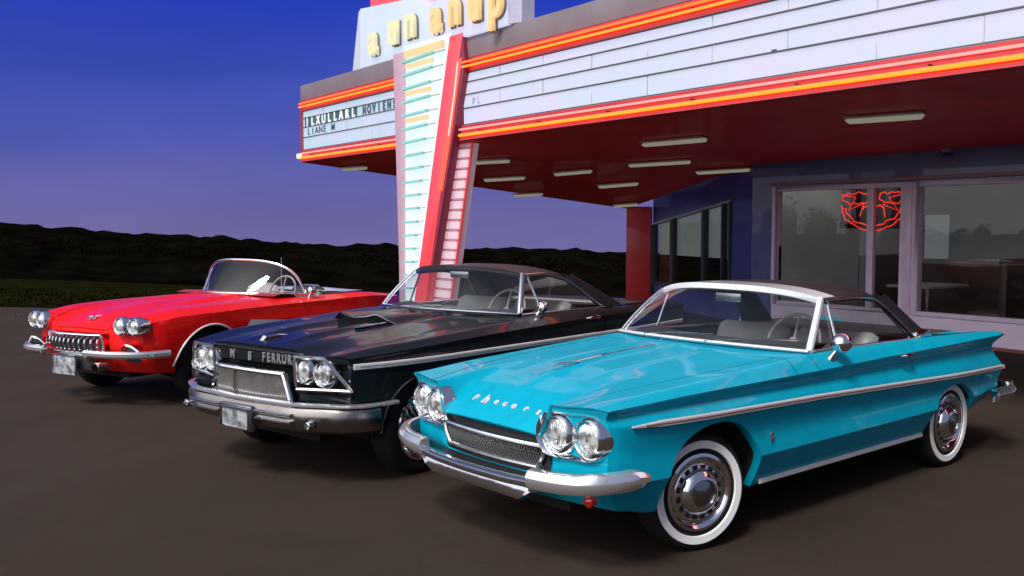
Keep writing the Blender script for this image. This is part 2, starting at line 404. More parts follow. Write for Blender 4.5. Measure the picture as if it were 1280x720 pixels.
def greenhouse(root, c, g):
    """hardtop glasshouse. g: ws(y)->base pt, hd(y)->header pt, rail pts, etc."""
    Yb, Yh = g['yb'], g['yh']
    base = lambda t: Vector((g['bx0']+g['bx1']*t*t, Yb*t, g['bz0']+(g['bz1']-g['bz0'])*t*t))
    head = lambda t: Vector((g['hx0']+g['hx1']*t*t, Yh*t, g['hz0']+(g['hz1']-g['hz0'])*t*t))
    ts = np.linspace(-1, 1, 25)
    gl = []
    for t in ts:
        a, b = base(t*.975), head(t*.97); n = Vector((-.35, t*.3, .2)).normalized()
        gl.append([a.lerp(b, u)+n*(.03*4*u*(1-u)*.5) for u in np.linspace(0, 1, 9)])
    ws = MB().grid(gl).build('windshield', M['glass'], root)
    # chrome surround of the windshield
    fr = MB(); p = [base(t)+Vector((-.006,0,.008)) for t in ts]
    fr.tube(p, .013, 8, sq=(1.6, .8)); fr.build('windshield_trim', g.get('trimmat', M['chrome']), root)
    # A pillars
    def ap(sg):
        a, b = base(sg), base(sg).lerp(head(sg), .975); n = Vector((-.35, sg*.3, .2)).normalized()
        pts = [a.lerp(b, u)+n*(.03*4*u*(1-u)*.5) for u in np.linspace(0, 1, 9)]
        MB().tube(pts, g.get('apr', .022)*(1 if sg < 0 else .55), 10, sq=(1, 1.25)).build('a_pillar', g['pillar'] if sg < 0 else M['bright'], root)
    both(ap)
    # header band + roof skin
    R = []; xs = np.linspace(0, 1, 22)
    rz = pchip(*zip(*g['roofz'])); ry = pchip(*zip(*g['roofy'])); rc = g['crown']
    def roofpt(x, t):
        s_ = (x-g['hx0'])/(g['rx']-g['hx0']); hx = g['hx1']*t*t*(1-s_)+g.get('rxb', -.10)*t*t*s_
        e = abs(t)**4; return (x+hx, ry(x)*t, rz(x)+rc*(1-abs(t)**2.6)-.025*e)
    tt = [math.sin(a) for a in np.linspace(-PI/2, PI/2, 33)]
    def skin(xa, xb, n, name, mat, parent, lift=0):
        A = [[(lambda q: (q[0], q[1], q[2]+lift))(roofpt(x, t)) for t in tt] for x in np.linspace(xa, xb, n)]
        B = [[(q[0], q[1]*.97, q[2]-.035) for q in r] for r in A]
        m = MB(); m.grid(A); m.grid(B[::-1]); m.grid([A[0], B[0]]); m.grid([A[-1], B[-1]][::-1])
        m.grid([[r[0] for r in A], [r[0] for r in B]]); m.grid([[r[-1] for r in A], [r[-1] for r in B]][::-1])
        return m.build(name, mat, parent, ang=50)
    xs_ = g['hx0']-.012; xm = g['split']
    roof = skin(xs_, g['rx'], 20, 'roof', g['roofmat'], root)
    if g.get('headmat'): skin(xs_-.004, xm, 5, 'header_panel', g['headmat'], roof, .004)
    # C pillar / sail panels
    def cp(sg):
        f1, f2, r1, r2 = [Vector(q) for q in g['cpil']]
        rows = []
        for u in np.linspace(0, 1, 9):
            a = f1.lerp(f2, u); b = r1.lerp(r2, u); bul = .02*4*u*(1-u)
            rows.append([(p_.x, sg*(p_.y+bul*0+.03*4*v*(1-v)), p_.z) for v in np.linspace(0, 1, 7) for p_ in [a.lerp(b, v)]])
        A = np.array(rows); B = A.copy(); B[..., 1] -= sg*.05
        m = MB(); m.grid(A); m.grid(B[::-1]); m.grid([A[:, 0], B[:, 0]]); m.grid([A[:, -1], B[:, -1]][::-1]); m.grid([A[-1], B[-1]])
        m.build('c_pillar', g['roofmat'], root)
        # drip rail trim: from A pillar top along rail and down the C pillar
        pts = [base(sg), head(sg)]
        rail = [Vector(roofpt(x, sg))+Vector((0, sg*.004, -.012)) for x in np.linspace(g['hx0']+.0, g['rx']-.02, 14)]
        dn = bezier(rail[-1], g['railc'][:1]+(sg*g['railc'][1],)+g['railc'][2:], (f2.x, sg*(f2.y+.008), f2.z), 14)
        MB().tube(rail+dn[1:], .0105, 8).build('drip_rail', g.get('railmat', M['bright']), root)
        # side glass
        sill = [Vector((g['sx0']+(f2.x-g['sx0'])*u, sg*(g['sy']), g['sz0']+(f2.z-g['sz0'])*u)) for u in np.linspace(0, 1, 12)]
        upper = [head(sg)]+rail+[Vector((q[0], q[1], q[2])) for q in dn]
        L = [0]
        for i in range(1, len(upper)): L.append(L[-1]+(upper[i]-upper[i-1]).length)
        up2 = []
        for u in np.linspace(0, 1, 12):
            t = u*L[-1]; i = max(j for j in range(len(L)) if L[j] <= t+1e-9); i = min(i, len(L)-2); f = (t-L[i])/max(L[i+1]-L[i], 1e-6); up2.append(upper[i].lerp(upper[i+1], f))
        off = Vector((0, -sg*.012, 0))
        MB().grid([[a+off, b+off] for a, b in zip(sill, up2)]).build('side_window', g.get('sideglass', M['glass']), root)
        # vent window post
        vp = [Vector((g['vx'], sg*g['sy'], g['sz0']+.005)), head(sg).lerp(rail[3], .4)+Vector((0, 0, -.01))]
        MB().tube(vp, .009, 6).build('vent_post', M['bright'], root)
        # sill moulding
        MB().tube([s_+Vector((0, sg*.01, .004)) for s_ in sill], .008, 6).build('sill_moulding', M['bright'], root)
    both(cp)
    # backlight
    r1, r2 = Vector(g['cpil'][2]), Vector(g['cpil'][3]); rows = []
    for t in np.linspace(-1, 1, 13):
        a = Vector(roofpt(g['rx'], t*.96)); b = Vector((r2.x+.18*(1-t*t), r2.y*t, r2.z)); rows.append([a.lerp(b, u) for u in np.linspace(0, 1, 6)])
    MB().grid(rows).build('rear_window', M['glass'], root)
    # interior: tub, dash, wheel, seats
    x0, x1 = g['bx0']+.30, g['cpil'][3][0]+.05; zs = g['sz0']-.03; yb = g['sy']-.04
    tub = MB(); tub.grid([[(x0, -yb, zs), (x0, -yb, .36), (x0, yb, .36), (x0, yb, zs)], [(x1, -yb, zs), (x1, -yb, .36), (x1, yb, .36), (x1, yb, zs)]])
    tub.add([(x1, -yb, zs-.03), (x1, -yb, .36), (x1, yb, .36), (x1, yb, zs-.03)], [(0,1,2,3)]); tub.add([(x0, -yb, zs), (x0, -yb, .36), (x0, yb, .36), (x0, yb, zs)], [(0,1,2,3)])
    tub.build('cabin_lining', g.get('tubmat', M['interior']), root)
    d = []
    for t in np.linspace(-1, 1, 15):
        bx = g['bx0']+g['bx1']*t*t
        d.append([(bx+.03, t*yb, zs+.03), (bx+.12, t*yb, zs+.055), (bx+.30, t*yb, zs+.06), (x0+.12+.02, t*yb, zs+.03), (x0+.16, t*yb, zs-.03), (x0+.10, t*yb, zs-.2)])
    MB().grid(d).build('dashboard', g.get('dashmat', M['interior']), root)
    sh = MB().grid([[(x1-.38, -yb, zs+.015), (x1+.25, -yb, zs+.02)], [(x1-.38, yb, zs+.015), (x1+.25, yb, zs+.02)]]); sh.build('parcel_shelf', M['interior'], root)
    steering(root, (g['stx'], -.36, g['stz']), g.get('stmat', M['seat_light']))
    bench(root, g['seatx'], g['seatz'], g['seatmat'], split=g.get('split_seat', True))
    bench(root, g['seatx']+.72, g['seatz']-.05, g['seatmat'], split=False)
    # interior mirror
    m = MB(); m.box((g['hx0']+.06, 0, g['hz0']-.07), (.02, .2, .055)); m.tube([(g['hx0']+.06, 0, g['hz0']-.05), (g['hx0']+.03, 0, g['hz0']-.005)], .006, 6); m.build('interior_mirror', M['darkchrome'], root, bevel=.004)
    return head, base

def steering(root, c, mat, r=.19):
    tilt = Matrix.Rotation(math.radians(-68), 3, 'Y')   # plane normal leans back to the driver
    ring = [Vector(c)+tilt @ Vector((r*math.cos(a), r*math.sin(a), 0)) for a in np.linspace(0, 2*PI, 40, endpoint=False)]
    m = MB().tube(ring, .011, 8, closed=True)
    for a in (.25, PI-.25, ): m.tube([Vector(c), Vector(c)+tilt @ Vector((0, r*math.cos(a)*1, 0))], .008, 6)
    m.tube([Vector(c), Vector(c)+tilt @ Vector((r, 0, 0))], .008, 6)
    m.tube([Vector(c)+tilt @ Vector((0,0,.01)), Vector(c)+tilt @ Vector((0,0,-.35))], [.035]+[.02], 12)
    m.build('steering_wheel', mat, root)
def bench(root, x, z, mat, split=True):
    secs = [(-.64, -.03), (.03, .64)] if split else [(-.62, .62)]
    for (a, b) in secs:
        m = MB(); rows = []
        for y in np.linspace(a, b, 13):
            e = min(y-a, b-y)/.06; e = min(1, e)**.5; r = .0
            row = []
            for k in range(17):      # rounded back cross-section
                t = 2*PI*k/16; px = .075*math.copysign(abs(math.cos(t))**.6, math.cos(t)); pz = .30*math.copysign(abs(math.sin(t))**.5, math.sin(t))
                row.append((x+(px)*max(e, .25)+.12*(pz/.3), y, z-.30+pz*(.9+.1*e)))
            rows.append(row)
        m.grid(rows)
        for rr in (rows[0], rows[-1]): m.add(rr[:-1], [tuple(range(16))])
        m.box((x-.28, (a+b)/2, z-.56), (.5, b-a, .14))
        m.build('seat', mat, root, ang=60)

def lamp(root, c, r, bez, parent_name='headlight', n=(-1, 0, 0), depth=.06, square=0, bezmat=None):
    """round sealed beam in a chrome ring, facing -x"""
    b = MB(); b.lathe([(r+.012+bez, .05), (r+.012+bez, -.0), (r+bez, -.018), (r+bez*.4, -.026), (r, -.014), (r-.004, .012)], c, ax='x', n=40)
    bo = b.build('headlight', bezmat or M['chrome'], root)
    l = MB(); l.lathe([(r-.002, .006), (r*.92, -.006), (r*.7, -.016), (r*.35, -.022), (.0006, -.024)], c, ax='x', n=36)
    l.build('lens', M['lens'], bo)
    return bo

# ------------------------------------------------------------------ assemble the sheet metal of one car
def sheet_metal(root, c, mat, hoodmat=None):
    c_sy = lambda x: c.sy
    cyf = lambda x: float(c.cy(x)); seam = pchip(*zip(*c.seam)); sf = lambda x: float(seam(x))
    b = MB()
    b.sym(c.side_grid(c.x0, c.xd0-.005, (False, True))); b.sym(c.side_grid(c.xd1+.005, c.x1, (True, False)))
    b.sym(c.top_grid(c.x0, c.xh, sf, cyf, 16))
    b.sym(c.top_grid(c.xh+.005, c.xd0-.005, lambda x: 0, cyf, 40))
    b.sym(c.top_grid(c.xd0-.005, c.xc, lambda x: 0, lambda x: c.sy-.012, 20))
    b.sym(c.top_grid(c.xd1+.005, c.xk, lambda x: c.sy-.012, cyf, 8))
    b.sym(c.top_grid(c.xk, c.x1, lambda x: 0, cyf, 30))
    b.grid(c.face_grid()); b.grid(c.rear_grid()[::-1])
    body = b.build('body', mat, root, ang=28)
    h = MB(); g = c.top_grid(c.x0, c.xh, lambda x: 0, lambda x: sf(x)-.007, 40)
    lip = g[:1].copy(); lip[..., 0] += .03; lip[..., 2] -= .012
    edge = g[:, -1:].copy(); edge[..., 2] -= .015; g2 = np.concatenate([g, edge], 1)
    lip = g2[:1].copy(); lip[..., 0] += .02; lip[..., 2] -= .010
    h.sym(np.concatenate([lip, g2], 0)); h.build('hood', hoodmat or mat, root, ang=28)
    for sg in (-1, 1):
        d = MB(); A = c.side_grid(c.xd0, c.xd1, (True, True)); B = c.top_grid(c.xd0, c.xd1, lambda x: c.sy-.012, cyf, 8)
        if sg > 0: A = A.copy(); A[..., 1] *= -1; B = B.copy(); B[..., 1] *= -1
        d.grid(A); d.grid(B); d.build('door', mat, root, ang=28)
    t = MB(); g = c.top_grid(c.xk+.28, c.x1-.06, lambda x: 0, lambda x: c.sy-.08, 20); g = g.copy(); g[..., 2] += .004
    t.sym(g); t.build('trunk_lid', mat, root, ang=28)
    return body
C_SEC = lambda h, d=.045: [(0,-h), (d*.65,-.85*h), (d,-.35*h), (d,.35*h), (d*.65,.85*h), (0,h), (-.015,h*.9), (-.015,-h*.9)]
def smooth_path(P, n=40):
    P = np.array(P, float); L = np.concatenate([[0], np.cumsum(np.linalg.norm(np.diff(P, axis=0), axis=1))]); fs = [pchip(L, P[:, k]) for k in range(3)]
    return [tuple(float(f(u)) for f in fs) for u in np.linspace(0, L[-1], n)]
def strip(root, name, path, h, d, mat, sg):
    p = path if sg < 0 else mirror_path(path)[::-1]
    return MB().sweep(p, [(0,-h), (d,-.6*h), (d,.6*h), (0,h)]).build(name, mat, root)

# ================================================================== TURQUOISE CAR
CT = Car(dict(x0=-.76, x1=3.50, bow=.10, bowe=2.0, rbow=.05, crease=1, rown=[8,6,8,6,5],
    crest_y=[(-.76,.795),(-.4,.815),(0,.828),(1,.84),(2.5,.835),(3.5,.775)],
    crest_z=[(-.76,.838),(-.1,.860),(.5,.868),(.92,.872),(1.95,.886),(2.8,.890),(3.5,.885)],
    side=[([(-.76,.33),(-.45,.285),(.4,.275),(2.3,.275),(3.1,.36),(3.5,.40)], [(-.76,.73),(0,.752),(2.5,.752),(3.5,.70)]),
          ([(-.76,.47),(.4,.462),(2.4,.466),(3.5,.50)], [(-.76,.765),(-.70,.790),(-.60,.808),(0,.843),(2.5,.843),(3.5,.775)]),
          ([(-.76,.60),(3.5,.56)], [(-.76,.768),(-.70,.790),(-.60,.802),(0,.824),(2.5,.824),(3.5,.765)]),
          ([(-.76,.752),(.93,.722),(3.5,.645)], [(-.76,.778),(-.70,.80),(-.60,.814),(0,.845),(2.5,.846),(3.5,.785)]),
          ([(-.76,.79),(.5,.815),(3.5,.80)], [(-.76,.768),(-.70,.778),(0,.792),(1,.796),(2.5,.79),(3.5,.73)])],
    top=[(0, [(-.76,.855),(-.4,.90),(0,.935),(.5,.962),(.95,.975),(2.45,.94),(3.5,.875)]),
         (.3, [(-.76,.85),(-.4,.893),(0,.928),(.5,.955),(.95,.97),(2.45,.937),(3.5,.872)]),
         (.62, [(-.76,.835),(-.4,.88),(0,.912),(.5,.940),(.95,.962),(2.45,.93),(3.5,.868)]),
         (.9, [(-.76,.846),(-.4,.882),(-.1,.900),(.5,.934),(.92,.955),(2.3,.946),(2.8,.93),(3.5,.905)])],
    fo=[(.28,.15),(.40,.06),(.50,.01),(.6,.01),(.70,.012),(.79,-.002),(.84,-.016),(.9,-.016)], ro=[(.38,-.12),(.5,-.06),(.64,.0),(.74,-.06),(.80,-.07),(.885,.04)],
    arches=[(0,.30,.395,.395,2.2),(2.68,.26,.37,.345,2.2)],
    seam=[(-.76,.52),(-.4,.60),(.2,.66),(.7,.68)], sy=.735, xh=.70, xc=1.02, xd0=.925, xd1=2.05, xk=2.45,
    lip=lambda y: .06 if y < .44 else .03,
    face=lambda y, z: float(.05*(1-sstep(.40,.46,y))*sstep(.46,.50,z)),
    bump=lambda x, y: float(-np.interp(x, [-.76,-.68,-.55,-.4,-.2], [.165,.105,.045,.015,0])*(1-sstep(.40,.475,y))
        + .010*math.exp(-(y/.035)**2)*(x < .7)*float(sstep(-.7,-.3,x)) + .007*math.exp(-((y-.26)/.03)**2)*float(sstep(-.5,.1,x))*(x < .7))))
T = thing('vintage_coupe', 'turquoise blue vintage hardtop coupe with whitewall tyres and white front roof edge, nearest car', 'car', (.5251, 5.5338, 0), math.radians(40.333))
sheet_metal(T, CT, M['turq']); inner(T, CT)
wt = make_wheel(T, .315, .202, .17, 'cap', (.231, .276)); place_wheels(T, wt, (-.02, 2.72), .665, .315, -.235)
gT = dict(yb=.745, yh=.625, bx0=.755, bx1=.20, bz0=.985, bz1=-.022+.985, hx0=1.12, hx1=.14, hz0=1.305, hz1=1.258, rx=2.12, rxb=-.14,
    roofz=[(1.1,1.283),(1.6,1.288),(2.0,1.268),(2.15,1.25)], roofy=[(1.1,.625),(1.6,.625),(2.15,.585)], crown=.042, split=1.34,
    roofmat=M['roofblack'], headmat=M['silver'], pillar=M['silver'], apr=.022, trimmat=M['silver'],
    cpil=[(1.98,.59,1.235),(2.30,.70,.945),(2.12,.555,1.26),(2.58,.66,.94)], railc=(2.06,.60,1.19), sx0=1.0, sy=.725, sz0=.962, vx=1.30,
    stx=1.38, stz=.955, seatx=1.82, seatz=1.0, seatmat=M['seat_gray'], tubmat=M['door_card'], dashmat=M['interior'])
greenhouse(T, CT, gT)
# bonnet centre spear and ornament
MB().tube([CT.T(x, 0)[:2]+(CT.T(x, 0)[2]+.012,) for x in np.linspace(-.30, .45, 20)], [.003]+[.0065]*8+[.004]*11, 8).build('hood_spear', M['chrome'], T)
o = MB(); p0 = CT.T(-.32, 0); o.tube([(p0[0]-.06, 0, p0[2]+.016), (p0[0], 0, p0[2]+.028), (p0[0]+.12, 0, p0[2]+.03), (p0[0]+.22, 0, p0[2]+.014)], [.004,.010,.009,.003], 10, sq=(1.3,.8)); o.build('hood_ornament', M['bright'], T)
# raised letters across the nose
let = [('F',.21),('h',.11),('e',.02),('u',-.05),('o',-.12),('r',-.21),('s',-.30)]
for ch, y in let:
    yy = y; x = -.665; P = Vector(CT.T(x, yy)); P2 = Vector(CT.T(x+.03, yy)); P3 = Vector(CT.T(x, yy+.02))
    up = (P2-P).normalized(); rt = -(P3-P).normalized(); n = rt.cross(up)
    Mx = Matrix((( rt.x, up.x, n.x, P.x+n.x*.004), (rt.y, up.y, n.y, P.y+n.y*.004), (rt.z, up.z, n.z, P.z+n.z*.004), (0,0,0,1)))
    text_mesh('hood_letter', ch, .062 if ch != 'h' else .10, M['silver'], T, Mx, .004, .001)
# grille: chrome hoop and black mesh insert
def hoop(y0, y1, z0, z1, x0, bow, n=14, slant=.05):
    pts = []
    def X(y): return x0-bow*(1-(y/.5)**2)
    for t in np.linspace(-1, 1, n): pts.append((X(y1*t), y1*t, z1))
    for t in np.linspace(.9, -.9, 5): pts.append((X(y1)+.0, y1-(y1-y0)*(1-t)/2*1.0+.012*(1-t*t), (z1+z0)/2+(z1-z0)/2*t))
    for t in np.linspace(1, -1, n): pts.append((X(y0*t)+.01, y0*t, z0))
    for t in np.linspace(-.9, .9, 5): pts.append((X(y1)+.0, -(y1-(y1-y0)*(1-t)/2*1.0+.012*(1-t*t)), (z1+z0)/2+(z1-z0)/2*t))
    return pts
hp = hoop(.36, .41, .505, .618, -.81, .055)
gr = MB().tube(hp, .0125, 8, closed=True).build('grille', M['bright'], T)
MB().grid([[(-.800-.055*(1-(y/.5)**2)+.012, y, z) for z in (.47, .66)] for y in np.linspace(-.43, .43, 16)]).build('grille_gap_shade', M['grille_black'], T)  # black sheet painting in the shaded gap under the hood lip
g = MB(); g.grid([[( -.775-.055*(1-(y/.5)**2), y, z) for z in (.495, .60)] for y in np.linspace(-.385, .385, 12)])
g.build('grille_backing', M['grille_black'], gr)
g = MB()
for k in range(44):
    y = -.37+.74*k/43; x = -.79-.055*(1-(y/.5)**2)
    for s_ in (-1, 1): g.tube([(x-.008, y-s_*.03, .495), (x-.008, y+s_*.03, .602)], .0022, 4)
g.build('grille_mesh', simple('mesh_dark', (.07,.07,.07), .35, metal=.6), gr)
# twin headlamps in a figure-eight bezel
for sg in (-1, 1):
    for (x, y) in ((-.795, .672), (-.830, .495)):
        lamp(T, (x+.016, sg*y, .692), .082, .013)
    s8 = MB(); rows = []
    for k in range(48):
        a = 2*PI*k/48; ca, sa = math.cos(a), math.sin(a); dy = .5*.175*math.copysign(min(1, abs(ca)*2.2), ca)
        wv = 1-.10*math.exp(-(ca/.22)**2)
        yy = .5925+dy+ca*.118; zz = .692+sa*.126*wv; xx = -.786-(.69-yy)*.2
        rows.append([(xx+.06, sg*(yy-.014), zz), (xx+.01, sg*(yy-.014), zz), (xx-.012, sg*(.5785+dy+ca*.110), .692+sa*.118*wv), (xx+.0, sg*(.5785+dy+ca*.10), .692+sa*.108*wv), (xx+.035, sg*(.5785+dy*1.0+ca*.08), .692+sa*.09*wv), (xx+.04, sg*.5785, .692)])
    s8.grid(rows, cu=True); s8.build('headlight_bezel', M['chrome'], T)
# front bumper: two blades and a dropped centre section
def tblade(sg):
    P = smooth_path([(-.935,-.44,.482),(-.915,-.60,.488),(-.875,-.72,.497),(-.80,-.80,.505),(-.69,-.842,.510),(-.58,-.848,.51)], 36)[::-1]
    P = P if sg < 0 else mirror_path(P)[::-1]
    f = lambda u: C_SEC(.052*(1-.55*(1-min(1, (u if sg < 0 else 1-u)/.18))**2), .05)
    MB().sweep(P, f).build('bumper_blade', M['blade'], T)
both(tblade)
cb = MB(); cb.sweep(smooth_path([(-.935,-.47,.462),(-.95,-.25,.452),(-.955,0,.450),(-.95,.25,.452),(-.935,.47,.462)], 30), C_SEC(.024,.035))
cb.grid([[( -.950+dx, t*w_, z) for z, dx, w_ in ((.432,0,.47),(.40,-.012,.42),(.365,-.008,.36),(.345,.03,.33),(.35,.10,.33))] for t in np.linspace(-1, 1, 20)])
for y in (-.46, .46): cb.box((-.940, y, .465), (.05, .03, .085))
cb.build('bumper_centre', M['chrome'], T, ang=40)
for sg in (-1, 1):
    MB().lathe([(.03,.02),(.03,-.012),(.02,-.022),(.0005,-.026)], (-.80, sg*.70, .40), ax='x', n=20).build('indicator_lamp', M['red_lamp'], T)
MB().grid([[( -.90+.12*(1-u), y, .462) for u in (0, 1)] for y in np.linspace(-.45, .45, 8)]).build('splash_pan', M['grille_black'], T)
# side brightwork
zt = lambda x: np.interp(x, [-.76,.93,3.5], [.752,.722,.645])
for sg in (-1, 1):
    P = CT.trim_path(-.64, 3.50, zt, 60)[::-1]; P = P[::-1]
    def sw(P, h, d, name, mat, taper=True):
        Q = P[::-1] if sg < 0 else mirror_path(P)
        n = lambda u: (1-.8*(1-min(1, (1-u if sg < 0 else u)/.05))) if taper else 1
        MB().sweep(Q, lambda u: [(-.004,-h*n(u)), (d,-.7*h*n(u)), (d,.7*h*n(u)), (-.004,h*n(u))]).build(name, mat, T)
    sw(P, .0165, .012, 'side_trim', M['trim'])
    sw(CT.trim_path(-.56, 3.44, zt, 60), .006, .0135, 'side_trim_insert', simple('trim_insert', (.22,.10,.10), .4), False)
    sw([(x, y-.002, z) for x, y, z in CT.trim_path(.45, 2.29, lambda x: np.float64(.292)+0*x, 30)], .014, .012, 'rocker_moulding', M['trim'], False)
    # door handle
    h = MB(); y = -CT.Y(1.96, .862); h.tube([(1.88, y-.006, .868), (1.90, y-.03, .872), (1.99, y-.032, .872), (2.01, y-.006, .868)], [.007,.01,.011,.007], 8)
    h.lathe([(.018, -.004), (.016, -.02), (.0004, -.024)], (2.015, y, .862), n=16)
    ho = h.build('door_handle', M['chrome'], T)
    if sg > 0: ho.scale = (1, -1, 1)
    # fender badge
    bd = MB(); y = -CT.Y(.47, .54)-.002
    bd.poly([(.455,y,.565),(.470,y,.585),(.485,y,.565),(.482,y,.53),(.47,y,.505),(.458,y,.53)], (0,-.008,0)); bo = bd.build('fender_badge', M['chrome'], T, bevel=.002)
    if sg > 0: bo.scale = (1, -1, 1)
r = MB(); y = -CT.Y(.47, .54)-.011; r.poly([(.464,y,.555),(.476,y,.555),(.476,y,.54),(.464,y,.54)], (0,-.002,0)); r.build('badge_enamel', M['red_lamp'], T)
# door mirror
mm = MB(); mm.tube([(1.10,-.795,.915),(1.105,-.815,.95),(1.12,-.835,.985)], [.026,.013,.011], 10)
mm.lathe([(.0006,-.055),(.03,-.05),(.052,-.03),(.06,0),(.058,.018),(.05,.022),(.0006,.022)], (1.13,-.85,1.015), ax='x', n=24); mm.build('door_mirror', M['chrome'], T)
# C pillar foot casting, rear bumper, tail lamp
for sg in (-1, 1):
    MB().sweep([(2.29,sg*.712,.955),(2.36,sg*.715,.972),(2.46,sg*.70,.966),(2.50,sg*.69,.95)] if sg > 0 else [(2.50,sg*.69,.95),(2.46,sg*.70,.966),(2.36,sg*.715,.972),(2.29,sg*.712,.955)], C_SEC(.03,.028)).build('pillar_foot', M['chrome'], T)
    MB().lathe([(.048,0),(.046,.03),(.03,.045),(.0006,.05)], (3.46, sg*.60, .73), ax='x', n=20).build('tail_lamp', M['red_lamp'], T)
P = smooth_path([(3.18,-.86,.47),(3.42,-.865,.47),(3.56,-.80,.475),(3.63,-.6,.475),(3.66,0,.475),(3.63,.6,.475),(3.56,.80,.475),(3.42,.865,.47),(3.18,.86,.47)], 50)
MB().sweep(P[::-1], C_SEC(.05,.045)).build('rear_bumper', M['chrome'], T)
ov = MB(); ov.lathe([(.0006,-.09),(.035,-.075),(.045,-.02),(.04,.03),(.0006,.045)], (3.56,-.80,.50), ax='z', n=16); ov.build('bumper_guard', M['chrome'], T)
# wipers
for y in (-.15, .38):
    w = MB(); t = y/.745; w.tube([(.76+.2*t*t-.03, y, .992), (.80+.12*t*t, y-.16, 1.015), (.83+.2*((y-.42)/.745)**2, y-.42, 1.035-.02*abs(y))], .005, 6); w.tube([(.83+.18*((y-.12)/.745)**2-.03, y-.02, 1.0), (.85+.2*((y-.55)/.745)**2-.02, y-.52, 1.03)], .0035, 6); w.build('wiper', M['darkchrome'], T)

# ================================================================== BLACK CAR
CB = Car(dict(x0=-.76, x1=3.62, bow=.115, bowe=2.4, rbow=.05, crease=1, rown=[8,6,8,5,5],
    crest_y=[(-.76,.835),(-.5,.895),(-.1,.935),(1,.95),(2.5,.94),(3.62,.88)],
    crest_z=[(-.76,.86),(0,.895),(.8,.918),(2,.935),(3.62,.93)],
    side=[([(-.76,.36),(-.5,.30),(.4,.27),(2.5,.27),(3.62,.40)], [(-.76,.76),(-.4,.84),(0,.86),(2.5,.86),(3.62,.8)]),
          ([(-.76,.50),(3.62,.50)], [(-.76,.835),(-.45,.90),(0,.93),(2.5,.93),(3.62,.86)]),
          ([(-.76,.66),(3.62,.66)], [(-.76,.845),(-.45,.91),(0,.948),(2.5,.948),(3.62,.87)]),
          ([(-.76,.79),(3.62,.79)], [(-.76,.85),(-.45,.915),(0,.955),(2.5,.955),(3.62,.88)]),
          ([(-.76,.825),(0,.855),(3.62,.89)], [(-.76,.83),(-.45,.89),(0,.93),(1,.935),(2.5,.93),(3.62,.865)])],
    top=[(0, [(-.76,.905),(-.4,.945),(.3,.985),(1.1,1.005),(2.7,.975),(3.62,.95)]),
         (.4, [(-.76,.90),(-.4,.938),(.3,.978),(1.1,1.0),(2.7,.972),(3.62,.95)]),
         (.72, [(-.76,.865),(-.4,.905),(.3,.95),(1.1,.99),(2.7,.965),(3.62,.945)]),
         (.9, [(-.76,.872),(-.4,.918),(.3,.952),(1.1,.985),(2.4,.975),(3.62,.955)])],
    fo=[(.3,.12),(.45,.03),(.6,0),(.9,0)], ro=[(.38,-.1),(.6,0),(.95,0)],
    arches=[(-.12,.30,.42,.41,2.2),(2.72,.27,.40,.37,2.2)],
    seam=[(-.76,.62),(-.4,.66),(.3,.72),(.9,.74)], sy=.76, xh=.88, xc=1.2, xd0=1.02, xd1=2.08, xk=2.45,
    lip=lambda y: .04,
    face=lambda y, z: float(.055*(1-sstep(.80,.83,y))*sstep(.60,.63,z)*(1-sstep(.80,.825,z))*float(sstep(.40,.43,y))+.05*(1-sstep(.40,.44,y))*sstep(.50,.54,z)*(1-sstep(.76,.79,z))),
    bump=lambda x, y: float(.022*math.exp(-((y-.20)/.05)**2)*sstep(-.75,-.3,x)*(x < .88)-.03*(1-sstep(.0,.16,y))*sstep(-.5,.0,x)*(x < .88)*.5)))
B = thing('vintage_hardtop', 'glossy black vintage hardtop with chrome hexagonal grille and tall front bumper, middle car', 'car', (-1.2197, 7.1684, 0), math.radians(51.927))
sheet_metal(B, CB, M['black']); inner(B, CB)
wb = make_wheel(B, .335, .235, .19, 'spoke', None); place_wheels(B, wb, (-.12, 2.72), .765, .335, 0)
gB = dict(yb=.765, yh=.60, bx0=.86, bx1=.24, bz0=1.02, bz1=1.0, hx0=1.20, hx1=.15, hz0=1.36, hz1=1.307, rx=2.12, rxb=-.12,
    roofz=[(1.15,1.335),(1.6,1.338),(2.0,1.30),(2.15,1.275)], roofy=[(1.15,.60),(1.6,.60),(2.15,.57)], crown=.035, split=1.3,
    roofmat=M['roofblack'], headmat=None, pillar=M['bright'], apr=.024,
    cpil=[(1.98,.575,1.27),(2.36,.73,.98),(2.12,.54,1.285),(2.78,.68,.975)], railc=(2.05,.59,1.22), sx0=1.15, sy=.75, sz0=.995, vx=1.42,
    stx=1.44, stz=.985, stmat=M['seat_light'], seatx=1.88, seatz=1.05, seatmat=M['seat_gray'], tubmat=M['interior'], dashmat=M['interior'])
greenhouse(B, CB, gB)
# hexagonal grille
hx = [(.36,.735),(-.36,.735),(-.43,.525),(-.22,.485),(.22,.485),(.43,.525)]
def line(a, b, n=8): return [(a[0]+(b[0]-a[0])*i/n, a[1]+(b[1]-a[1])*i/n) for i in range(n)]
loop = []
for i in range(6): loop += line(hx[i], hx[(i+1) % 6])
gx = lambda y, e=0: -.885-.04*(1-(y/.5)**2)+e
gr = MB().tube([(gx(y), y, z) for y, z in loop], .019, 8, closed=True).build('grille', M['chrome'], B)
g = MB()
wid = lambda z: np.interp(z, [.485,.525,.735], [.22,.43,.36])
nz = 11; ny = 34
for k in range(56):
    y = -.42+.84*k/55; zz = [z for z in np.linspace(.487, .733, 60) if wid(z) > abs(y)]
    if len(zz) > 2: g.tube([(gx(y, .016), y, zz[0]), (gx(y, .012), y, zz[-1])], .0042, 5)
g.build('grille_bar', M['bright'], gr, weld=False)
